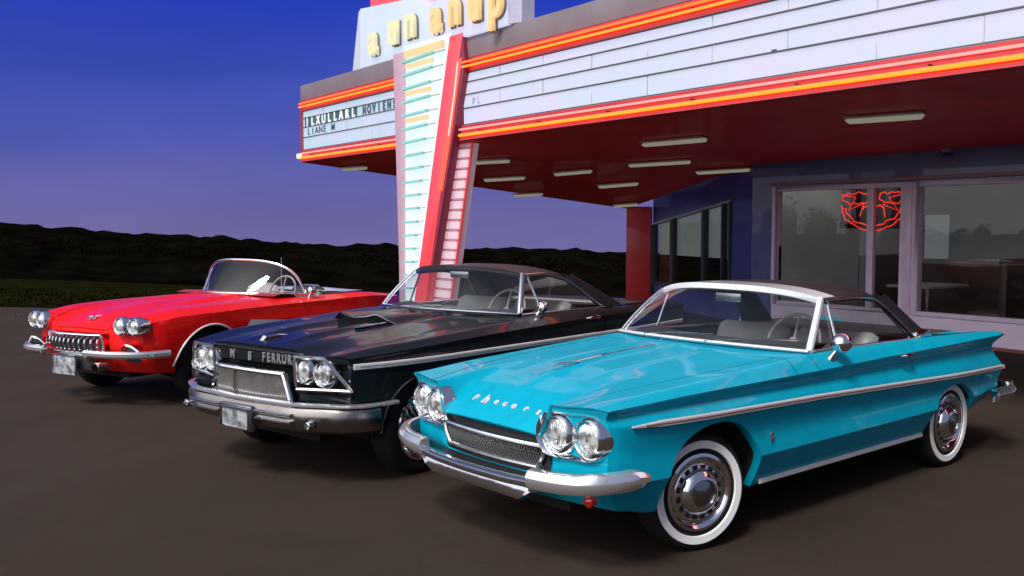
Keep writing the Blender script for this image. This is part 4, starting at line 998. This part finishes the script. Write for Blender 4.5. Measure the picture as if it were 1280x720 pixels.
# letters on the boards
def on_front(x, y, z): return Matrix(((1,0,0,x),(0,0,-1,y),(0,1,0,z),(0,0,0,1)))
row = 'ILXULLARL NOVIENS'; x = .16
MB().box((1.18, .031, 3.60), (2.12, .008, .155)).build('letter_strip', simple('strip_teal_dark', (.03,.10,.11), .5, var=.4, vs=5), can)
white_l = emis('white_letter', (.80,.88,.90), .75, (.3,.3,.3))
for i, ch in enumerate(row):
    if ch != ' ':
        text_mesh('board_letter', ch, .225 if i < 9 else .19, white_l if i < 9 else M['letter_dark'], can, on_front(x+.08, .022, 3.597), .004, .010, sx=1.0 if i < 9 else .85)
    x += .235 if i < 9 else .17
for i, ch in enumerate('LIANE M'):
    if ch != ' ': text_mesh('board_letter', ch, .17, M['letter_dark'], can, on_front(.3+i*.17, .026, 3.42), .004, .001, sx=1.2)
for ch, x, z in (('P', 5.78, 3.41), ('L', 5.90, 3.41)): text_mesh('board_letter', ch, .13, simple('faded_letter', (.30,.36,.42), .5), can, on_front(x, .026, z), .004, .001)
text_mesh('board_letter', '-', .2, M['letter_dark'], can, on_front(10.9, .026, 3.36), .004, .004)
# soffit (falls away towards the rear corner)
q = dict(A=(0,.02,2.88), B=(XE,.02,2.88), C=(XE,5.75,2.88), D=(5.81,5.75,2.75), E=(1.60,6.69,2.07))
sf = MB(); sf.add([q['A'], q['B'], q['C'], q['D'], q['E']], [(0,1,2),(0,2,3),(0,3,4)]); sf.add([(a, b_, c_+.1) for a, b_, c_ in (q['A'], q['B'], q['C'], q['D'], q['E'])], [(0,2,1),(0,3,2),(0,4,3)])
sf.add([q['A'], q['E'], (1.6,6.69,2.17), (0,.02,2.98)], [(0,1,2,3)]); sf.build('soffit', soff_m, can, ang=10)
rb = MB()
rb.add([(0,.02,2.98),(1.6,6.69,2.17),(1.6,6.69,2.4),(0,.02,3.9)], [(0,1,2,3)]); rb.build('canopy_end', band_m, can)
pbox('end_panel', redp, -.03, .0, .0, .3, 2.88, 4.0)

def tri_z(x, y):
    def pl(p0, p1, p2):
        p0, p1, p2 = map(Vector, (p0, p1, p2)); n = (p1-p0).cross(p2-p0); return p0.z-(n.x*(x-p0.x)+n.y*(y-p0.y))/n.z
    return min(pl(q['A'], q['B'], q['C']), pl(q['A'], q['C'], q['D']), pl(q['A'], q['D'], q['E']))
fix_m = emis('fixture_diffuser', (.62,.60,.46), .30, (.45,.45,.38)); fix_b = simple('fixture_body', (.35,.30,.26), .5)
fx = [((10.53,1.68),(11.3,1.89),'nearest the street on the right, above the shop windows'), ((7.05,2.01),(8.12,2.09),'long one left of the brightest right-hand fixture'), ((4.54,4.06),(5.76,4.26),'long one over the inner wall corner'), ((4.88,5.34),(5.71,5.81),'tucked beside the navy wall corner'),
      ((2.76,1.9),(3.63,2.15),'just right of the slatted fin, nearest the fascia'), ((1.59,3.03),(2.32,3.45),'second back beside the slatted fin'), ((2.93,3.68),(3.61,3.99),'in the middle of the soffit'), ((2.80,4.86),(3.54,5.19),'behind the middle fixture'), ((.95,4.2),(1.5,4.5),'smallest, third back beside the fin'), ((1.75,6.2),(2.24,6.4),'farthest back above the red column'), ((.28,.71),(.75,.96),'left of the pylon under the short letterboard')]
for (a, b_, lab) in fx:
    za, zb = tri_z(*a)-.004, tri_z(*b_)-.004; pa, pb = Vector((*a, za)), Vector((*b_, zb)); mid = (pa+pb)/2; L = (pb-pa).length
    w = toworld(mid.x, mid.y); yaw = math.atan2(b_[1]-a[1], b_[0]-a[0]); pit = -math.asin((zb-za)/L)
    t = thing('ceiling_light', 'pale fluorescent canopy light, '+lab, 'light', (w[0], w[1], mid.z-.03), RZ+yaw, 'fluorescent lights under the canopy'); t.rotation_euler = (0, pit, RZ+yaw)
    MB().box((0,0,.012), (L+.02, .16, .022)).build('housing', fix_b, t, bevel=.005)
    MB().tube([(-L/2, 0, -.012), (-L/2+.04, 0, -.03), (L/2-.04, 0, -.03), (L/2, 0, -.012)], [.03,.075,.075,.03], 12, sq=(1.1,.34)).build('diffuser', fix_m, t)

# ---- pylon sign
py = thing('pylon_sign', 'tall tapering roadside sign of pink and red leaning posts around a glowing slatted white panel', 'sign', A0, RZ)
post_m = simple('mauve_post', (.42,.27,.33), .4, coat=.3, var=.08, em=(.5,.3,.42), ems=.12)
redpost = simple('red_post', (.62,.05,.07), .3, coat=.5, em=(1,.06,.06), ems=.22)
lit = emis('glowing_white_panel', (.70,.86,.88), 1.0, (.12,.12,.12), (1.3, (.86,.88,.95)))
sign_m = emis('glowing_sign_face', (.56,.72,.86), .90, (.12,.12,.12), (.8, (.70,.74,.92)))
MB().poly([(3.66,-.06,4.33),(4.04,-.06,4.33),(3.98,-.06,1.1),(3.98,-.06,0),(3.80,-.06,0),(3.80,-.06,1.1)], (0,.14,0)).build('post', post_m, py, bevel=.01)
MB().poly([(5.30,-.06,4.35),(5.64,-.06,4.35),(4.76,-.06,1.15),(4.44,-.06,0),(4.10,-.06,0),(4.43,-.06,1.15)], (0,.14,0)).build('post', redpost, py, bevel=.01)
MB().poly([(5.64,-.058,4.30),(5.70,-.058,3.95),(4.80,-.058,1.1),(4.77,-.058,1.15)], (0,.13,0)).build('post_edge', simple('dark_red', (.22,.02,.05), .4), py)
MB().poly([(5.50,-.064,3.98),(5.63,-.064,4.02),(5.33,-.064,2.95),(5.10,-.064,2.2),(4.95,-.064,2.2),(5.18,-.064,2.95)], (0,.003,0)).build('neon_wash', simple('painted_neon_glow', (.8,.08,.04), .35, em=(1,.09,.05), ems=.55), py)  # neon glow on the post, painted as an emissive strip
face = MB().poly([(4.0,-.05,4.40),(5.34,-.05,4.40),(4.50,-.05,1.15),(4.12,-.05,0),(3.95,-.05,0),(3.95,-.05,1.1)], (0,.1,0)).build('sign_panel', lit, py)
teal = simple('teal_slat', (.22,.52,.48), .4, em=(.1,.6,.5), ems=.12); yel = emis('amber_slat', (.98,.74,.36), .72, (.2,.15,.08)); pale = emis('pale_pink_board', (.90,.62,.72), .62, (.3,.25,.27))
z = 4.16; k = 0
while z > .3:
    xl = 4.06; xr = np.interp(z, [0,1.15,4.35], [4.10,4.44,5.30]); xm = xl+(xr-xl)*.74
    MB().box(((xl+xm)/2, -.11, z), (xm-xl, .06, .032), rot=Matrix.Rotation(math.radians(-2), 3, 'Y')).build('slat', teal, py)
    MB().box(((xm+xr)/2, -.10, z+.012), ((xr-xm)*.9, .03, .012)).build('slat', simple('pale_teal', (.3,.5,.5), .4), py)
    if k in (0, 2, 4): MB().box(((xl+xm)/2+.02, -.10, z-.085), ((xm-xl)*.9, .03, .06)).build('slat_light', yel, py)
    z -= .20; k += 1
MB().box((4.66, -.105, 4.255), (1.1, .04, .10)).build('slat_light', yel, py)
# slatted fin behind the red post
fin = [(5.0,.16,2.86),(5.56,.16,2.86),(5.12,.16,1.18),(4.82,.16,0),(4.30,.16,0),(4.55,.16,1.18)]
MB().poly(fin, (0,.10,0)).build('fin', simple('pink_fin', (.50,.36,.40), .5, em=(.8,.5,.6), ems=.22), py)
MB().tube([(5.0,.15,2.865),(5.56,.15,2.865),(5.12,.15,1.18),(4.82,.15,0)], .018, 6).build('fin_edge', redpost, py)
z = 2.80
while z > .1:
    xl = np.interp(z, [0,1.18,2.86], [4.32,4.57,5.02]); xr = np.interp(z, [0,1.18,2.86], [4.80,5.10,5.54])
    MB().box(((xl+xr)/2, .135, z), (xr-xl, .05, .014)).build('fin_slat', simple('fin_slat_red', (.55,.22,.28), .4), py)
    MB().box(((xl+xr)/2, .135, z-.072), (xr-xl-.03, .03, .105)).build('fin_slat', pale, py); z -= .145
# roof sign
MB().poly([(2.43,.0,4.29),(2.45,.0,5.25),(3.95,.0,5.12),(4.12,.0,5.15),(4.72,.0,4.88),(4.72,.0,4.29)], (0,.35,0)).build('sign_board', sign_m, py, bevel=.01)
MB().poly([(4.725,-.05,4.29),(4.725,-.05,4.86),(5.0,-.05,4.95),(5.35,-.05,6.3),(6.68,-.05,6.3),(6.68,-.05,4.29)], (0,.36,0)).build('sign_board', emis('sign_face_lilac', (.72,.70,.94), .90, (.12,.12,.12), (.8, (.64,.74,.92))), py, bevel=.01)
MB().poly([(6.685,-.04,4.29),(6.685,-.04,6.3),(6.93,.02,6.3),(6.90,.02,4.29)], (0,.2,0)).build('sign_return', simple('sign_side_grey', (.30,.29,.38), .5, em=(.3,.3,.4), ems=.4), py)
MB().poly([(2.425,.02,4.29),(2.445,.02,5.25),(2.36,.02,5.22),(2.12,.02,4.29)], (0,.25,0)).build('sign_return', simple('sign_side_pale', (.35,.38,.42), .5, em=(.35,.4,.5), ems=.4), py)
MB().poly([(2.62,.1,5.27),(2.62,.1,5.8),(5.1,.1,5.8),(4.78,.1,4.95),(4.12,.1,5.18),(3.95,.1,5.15)], (0,.4,0)).build('sign_topper', simple('sign_topper_red', (.6,.06,.06), .35, em=(1,.08,.10), ems=.45), py, bevel=.01)
lt_y = emis('channel_letter_yellow', (.88,.88,.66), .66, (.3,.26,.1)); lt_o = emis('channel_letter_orange', (1,.66,.32), .75, (.35,.2,.08)); lt_b = simple('letter_dark_edge', (.16,.15,.12), .5)  # last one: dark edge behind the channel letters
for ch, x, z, sz, mt, yy in (('a', 3.03,4.64,.68,lt_y,-.02), ('u', 3.70,4.70,.68,lt_y,-.02), ('n', 4.22,4.72,.68,lt_y,-.02), ('a', 5.03,4.66,.68,lt_o,-.07), ('n', 5.52,4.68,.68,lt_o,-.07), ('u', 6.02,4.66,.68,lt_o,-.07), ('p', 6.52,4.62,.68,lt_o,-.07)):
    bk = text_mesh('sign_letter', ch, sz, mt, py, on_front(x, yy-.05, z), .03, .020, sx=.92)
    text_mesh('letter_back', ch, sz*1.0, lt_b, bk, on_front(x+.012, yy-.01, z-.014), .012, .034, sx=.92)

# ---- diner building
din = thing('diner', 'navy blue diner with big lilac framed plate windows under the canopy', 'building', A0, RZ)
frame_m = simple('lilac_window_frame', (.70,.57,.74), .4, var=.08); glassb = glass_mat('shop_glass', (.78,.80,.82), 1.38, .0)
base_m = simple('lilac_white_base_wall', (.82,.70,.86), .6, var=.07, vs=3, bump=.1)
WY = 5.75
def wb(name, mat, x0, x1, z0, z1, y0=WY, t=.25, bevel=0): return pbox(name, mat, x0, x1, y0, y0+t, z0, z1, din, bevel)
WX0, WX1 = 6.25, XE
wb('wall', wall_navy, 5.81, WX0, 0, 3.25); wb('wall', wall_navy, WX0, WX1, 2.345, 3.25)
wb('base_wall', base_m, WX0, WX1, .035, .385); pbox('kerb_strip', simple('red_brick_strip', (.26,.09,.07), .7), 5.8, WX1, WY-.10, WY+.2, 0, .034, din)
win = MB()
zt_, zb_ = 2.345, .39
def fr_(m, x0, x1, z0, z1, d0=-.04, d1=.08): m.box(((x0+x1)/2, WY+(d0+d1)/2, (z0+z1)/2), (x1-x0, d1-d0, z1-z0))
xsplits = [(6.27, 8.70), (8.83, 11.8), (11.93, 14.6), (14.7, XE-.05)]
for i, (a, b_) in enumerate(xsplits):
    m = MB(); fr_(m, a, a+.11, zb_, zt_); fr_(m, b_-.06, b_, zb_, zt_); fr_(m, a+.11, b_-.06, zt_-.07, zt_); fr_(m, a+.11, b_-.06, zb_, zb_+.06)
    if i == 0: fr_(m, 8.07, 8.18, zb_+.06, zt_-.07, -.02, .06)
    w = m.build('window', frame_m, din, bevel=.004)
    MB().add([(a+.1, WY+.03, zb_+.05), (b_-.05, WY+.03, zb_+.05), (b_-.05, WY+.03, zt_-.06), (a+.1, WY+.03, zt_-.06)], [(0,1,2,3)]).build('pane', glassb, w)
mul_m = simple('mullion_lilac', (.72,.58,.74), .35)
for a, b_ in ((8.70, 8.83), (11.8, 11.93), (14.6, 14.7)):
    m = MB(); fr_(m, a, b_, zb_, zt_, -.05, .09); m.build('mullion', mul_m, din, bevel=.004)
MB().box(((WX0+WX1)/2, WY-.06, 2.40), (WX1-WX0, .10, .05)).build('window_head', simple('head_mauve', (.30,.14,.18), .35), din, bevel=.004)
# receding left wall with the raked window strip
C = Vector((5.81, WY, 0)); E = Vector((2.0, 7.08, 0)); U = (E-C).normalized(); N = Vector((U.y, -U.x, 0)); N = N if N.y < 0 else -N
def lw(t, z, o=0): p = C+U*t+N*o; return (p.x, p.y, z)
def lpoly(name, mat, pts, th, o=0, parent=None): return MB().poly([lw(t, z, o) for t, z in pts], tuple(-N*th)).build(name, mat, parent or din, bevel=0)
zt2 = lambda t: 2.215-.124*t
lpoly('wall', wall_navy, [(0,0),(0,3.2),(4.03,2.6),(4.03,zt2(4.03)+.02),(.70,zt2(.7)+.02),(.70,.45),(4.03,.45),(4.03,0)], .2)
wf = simple('dark_window_frame', (.03,.03,.035), .4)
w = lpoly('window', wf, [(.70,.45),(4.03,.45),(4.03,.52),(.70,.52)], .1, .035)
for a, b_, d in ((.70,.78,.03),(.95,1.02,.04),(1.66,1.78,.04),(3.0,3.14,.04),(3.9,4.03,.04)):
    MB().poly([lw(a,.452,d), lw(b_,.452,d), lw(b_,zt2(b_),d), lw(a,zt2(a),d)], tuple(-N*.1)).build('window_post', wf, w)
lpoly('pane', glassb, [(.72,.46),(4.0,.46),(4.0,zt2(4.0)),(.72,zt2(.72))], .002, -.02, w)
MB().grid([[lw(t, z, -.12) for z in (1.10, zt2(t)+.01)] for t in np.linspace(.78, 3.95, 6)]).build('sky_reflection_panel', simple('sky_reflection_grey', (.30,.32,.28), .8, em=(.30,.34,.28), ems=.42, var=.15, vs=.8), w)  # added glowing panel standing in for sky reflected in the panes
lpoly('window_header', simple('header_pale', (.42,.42,.46), .4, metal=.3), [(.66,zt2(.66)),(4.05,zt2(4.05)),(4.05,zt2(4.05)+.035),(.66,zt2(.66)+.035)], .08, .06)
col_ = pbox('column', redp, .0, .001, 0, .001, 0, .001); bpy.data.objects.remove(col_)
cw = thing('red_column', 'square red column at the far corner of the diner, behind the black car roof', 'column', (2.70, 20.6, 0), math.radians(-8))
MB().box((0,0,1.06), (.50,.30,2.10)).build('shaft', simple('red_column_paint', (.42,.03,.04), .35, coat=.4, em=(1,.05,.05), ems=.03), cw, bevel=.008)
MB().box((.275,.0,1.06), (.045,.28,2.09)).build('side_strip', simple('dark_red_side', (.14,.01,.02), .4), cw)
# room behind the glass
room = simple('room_wall_grey', (.32,.31,.31), .8, var=.25, vs=.7); dk = simple('dark_laminate', (.03,.025,.022), .5)
pbox('back_wall', room, 2.2, XE, 9.3, 9.4, 0, 3.2, din); pbox('room_floor', dk, 5.9, XE, 6.02, 9.29, .0, .012, din); pbox('added_glowing_ceiling', emis('added_ceiling_glow', (.9,.86,.82), .32, (.3,.3,.3)), 5.9, XE, 6.02, 9.29, 3.10, 3.19, din)  # ceiling emission added to brighten the room behind the glass
pbox('added_glowing_ceiling', emis('added_ceiling_glow_left', (.9,.9,.78), .8, (.3,.3,.3)), 2.6, 5.8, 7.5, 9.29, 2.62, 2.7, din)  # second glowing ceiling, added to brighten the view through the left panes
pbox('end_wall', room, XE-.1, XE, 6.0, 9.3, 0, 3.2, din)
pbox('counter', simple('counter_brown', (.06,.035,.022), .5), 6.6, 10.4, 8.3, 8.8, .013, 1.05, din, .01)
pbox('menu_board', emis('menu_glow', (.42,.44,.46), .25, (.3,.3,.3)), 10.9, 12.1, 9.26, 9.30, 1.2, 2.0, din)
pbox('menu_board', emis('menu_glow_small', (.36,.40,.42), .22, (.3,.3,.3)), 6.9, 7.35, 9.26, 9.30, 1.1, 1.9, din)
def booth(x, y, lab):
    w = toworld(x, y); t = thing('booth_bench', lab, 'bench', (w[0], w[1], .013), RZ, 'booths inside the diner')
    MB().box((0,0,.22), (.5,1.1,.42)).build('seat', simple('booth_seat', (.05,.012,.01), .4), t, bevel=.03)
    MB().box((.26,0,.62), (.14,1.1,1.2)).build('backrest', simple('booth_back', (.03,.015,.012), .45), t, bevel=.05)
booth(7.3, 6.9, 'dark booth bench inside, left of the window mullion'); booth(9.6, 6.9, 'dark booth bench inside the left part of the right window'); booth(11.6, 6.9, 'dark booth bench inside, behind the right end of the right window')
def tbl(x, y, lab):
    w = toworld(x, y); t = thing('diner_table', lab, 'table', (w[0], w[1], .013), RZ, 'tables inside the diner')
    MB().box((0,0,.745), (.75,1.1,.04)).build('table_top', simple('table_pale', (.30,.30,.30), .35), t, bevel=.01); MB().tube([(0,0,0),(0,0,.02),(0,0,.04),(0,0,.73)], [.25,.25,.04,.04], 16).build('leg', M['chrome'], t)
tbl(8.4, 6.9, 'pale table inside behind the narrow middle pane'); tbl(10.6, 6.9, 'pale table inside behind the right window')
lampg = emis('warm_pendant', (1,.55,.25), 3.0)
for x, y, lab in ((10.0, 7.4, 'left'), (10.7, 7.9, 'middle'), (11.5, 7.2, 'right')):
    w = toworld(x, y); t = thing('pendant_lamp', lab+'most warm pendant lamp inside the diner' if lab != 'middle' else 'middle warm pendant lamp inside the diner', 'lamp', (w[0], w[1], 2.25), RZ, 'pendant lamps inside the diner')
    MB().lathe([(.02,.10),(.05,.08),(.13,.0),(.125,.0),(.04,.07)], (0,0,0), ax='z', n=20).build('lamp_shade', simple('shade_brown', (.25,.12,.06), .4), t)
    MB().lathe([(.0005,-.02),(.06,0),(.06,.015),(.0005,.02)], (0,0,0), ax='z', n=16).build('bulb', lampg, t); MB().tube([(0,0,.08),(0,0,.85)], .006, 6).build('cord', dk, t)
# neon squiggle sign in the window
w = toworld(8.08, WY+.10); ns = thing('neon_window_sign', 'red neon tube sign of a rounded face shape hung in the diner window', 'sign', (w[0], w[1], 1.93), RZ)
def arc(cx, cz, rx, rz, a0, a1, n=24, j=.012): return [(cx+rx*math.cos(a)+RNG.normal(0, j), 0, cz+rz*math.sin(a)+RNG.normal(0, j)) for a in np.linspace(a0, a1, n)]
for P in (arc(0,.12,.56,.42,PI*1.02,PI*1.98), arc(0,.12,.50,.34,PI*1.05,PI*1.95), arc(-.30,.20,.24,.09,0,2*PI), arc(.33,.20,.22,.09,0,2*PI), arc(0,.02,.2,.06,PI*.1,PI*.9),
          [(-.55,0,.26),(-.3,0,.22),(-.42,0,.02),(-.15,0,.12),(-.22,0,-.08)], [(.55,0,.26),(.28,0,.20),(.44,0,.0),(.18,0,.10),(.22,0,-.1)]):
    MB().tube(P, .010, 6).build('neon_tube', neon_r, ns)
MB().box((0,.03,.10), (1.16,.012,.74)).build('backing_panel', glass_mat('dark_acrylic', (.25,.22,.2), 1.45), ns)
# dome camera on the wall
w = toworld(9.33, WY-.01); dc = thing('dome_camera', 'small round security camera on the navy wall above the windows', 'camera', (w[0], w[1], 2.74), RZ)
MB().lathe([(.0005,-.05),(.06,-.05),(.075,-.03),(.08,0)], (0,0,.05), ax='y', n=24).build('housing', simple('grey_plastic', (.25,.26,.30), .35), dc)
MB().lathe([(.055,0),(.05,-.03),(.03,-.05),(.0005,-.055)], (0,-.06,0), ax='z', n=20).build('dome', M['grille_black'], dc)

# ================================================================== SKY AND LIGHT
W = bpy.data.worlds.new('World'); sc.world = W; W.use_nodes = True; nt = W.node_tree; nt.nodes.clear()
out = nt.nodes.new('ShaderNodeOutputWorld'); bg = nt.nodes.new('ShaderNodeBackground'); nt.links.new(bg.outputs[0], out.inputs[0])
tc = nt.nodes.new('ShaderNodeTexCoord'); sep = nt.nodes.new('ShaderNodeSeparateXYZ'); nt.links.new(tc.outputs['Generated'], sep.inputs[0])
r = ramp(nt, sep.outputs['Z'], [(0, (.155,.135,.36)), (.022, (.130,.122,.38)), (.077, (.070,.080,.40)), (.15, (.034,.058,.42)), (.23, (.008,.032,.47)), (.32, (.012,.028,.30)), (.5, (.05,.06,.17)), (1, (.05,.06,.14))])
nz = nt.nodes.new('ShaderNodeTexNoise'); nz.inputs['Scale'].default_value = 2.2; nz.inputs['Detail'].default_value = 4
mp = nt.nodes.new('ShaderNodeMapping'); mp.inputs['Scale'].default_value = (1,1,5); nt.links.new(tc.outputs['Generated'], mp.inputs[0]); nt.links.new(mp.outputs[0], nz.inputs['Vector'])
vr = ramp(nt, nz.outputs[0], [(.32, (.80,.83,.88)), (.72, (1.20,1.16,1.10))])
mul = nt.nodes.new('ShaderNodeMixRGB'); mul.blend_type = 'MULTIPLY'; mul.inputs[0].default_value = 1; nt.links.new(r.outputs[0], mul.inputs[1]); nt.links.new(vr.outputs[0], mul.inputs[2])
# away from the blue band over the hill the unseen sky is greyed to take blue out of the chrome
yr = ramp(nt, sep.outputs['Y'], [(.35, (1,1,1)), (.80, (0,0,0))])
ng = nt.nodes.new('ShaderNodeMixRGB'); ng.inputs[2].default_value = (.15,.175,.29,1); nt.links.new(yr.outputs[0], ng.inputs[0]); nt.links.new(mul.outputs[0], ng.inputs[1]); mul = ng
# glow added to the unseen sky at left and behind, to brighten chrome and paint
dot = nt.nodes.new('ShaderNodeVectorMath'); dot.operation = 'DOT_PRODUCT'; dot.inputs[1].default_value = Vector((-.80, -.46, .40)).normalized(); nt.links.new(tc.outputs['Generated'], dot.inputs[0])
gr_ = ramp(nt, dot.outputs['Value'], [(.34, (0,0,0)), (.58, (.16,.16,.19)), (.80, (1.0,.97,.99)), (1, (2.6,2.5,2.45))])
add = nt.nodes.new('ShaderNodeMixRGB'); add.blend_type = 'ADD'; add.inputs[0].default_value = 1; nt.links.new(mul.outputs[0], add.inputs[1]); nt.links.new(gr_.outputs[0], add.inputs[2])
sky = nt.nodes.new('ShaderNodeTexSky'); sky.sky_type = 'NISHITA'; sky.sun_disc = False; sky.sun_elevation = math.radians(48); sky.sun_rotation = math.radians(208)
add2 = nt.nodes.new('ShaderNodeMixRGB'); add2.blend_type = 'ADD'; add2.inputs[0].default_value = .004; nt.links.new(add.outputs[0], add2.inputs[1]); nt.links.new(sky.outputs[0], add2.inputs[2])
nt.links.new(add2.outputs[0], bg.inputs[0]); bg.inputs[1].default_value = 1.0
sun = bpy.data.lights.new('sun', 'SUN'); sun.energy = 3.5; sun.angle = math.radians(14); sun.color = (1, .96, .92)
so = bpy.data.objects.new('sun', sun); COL.objects.link(so)
so.rotation_euler = Vector((-.42, -.78, 1.0)).normalized().to_track_quat('Z', 'Y').to_euler()
sc.cycles.max_bounces = 8; sc.cycles.transparent_max_bounces = 16; sc.cycles.sample_clamp_indirect = 6
try: sc.cycles.use_denoising = True
except Exception: pass
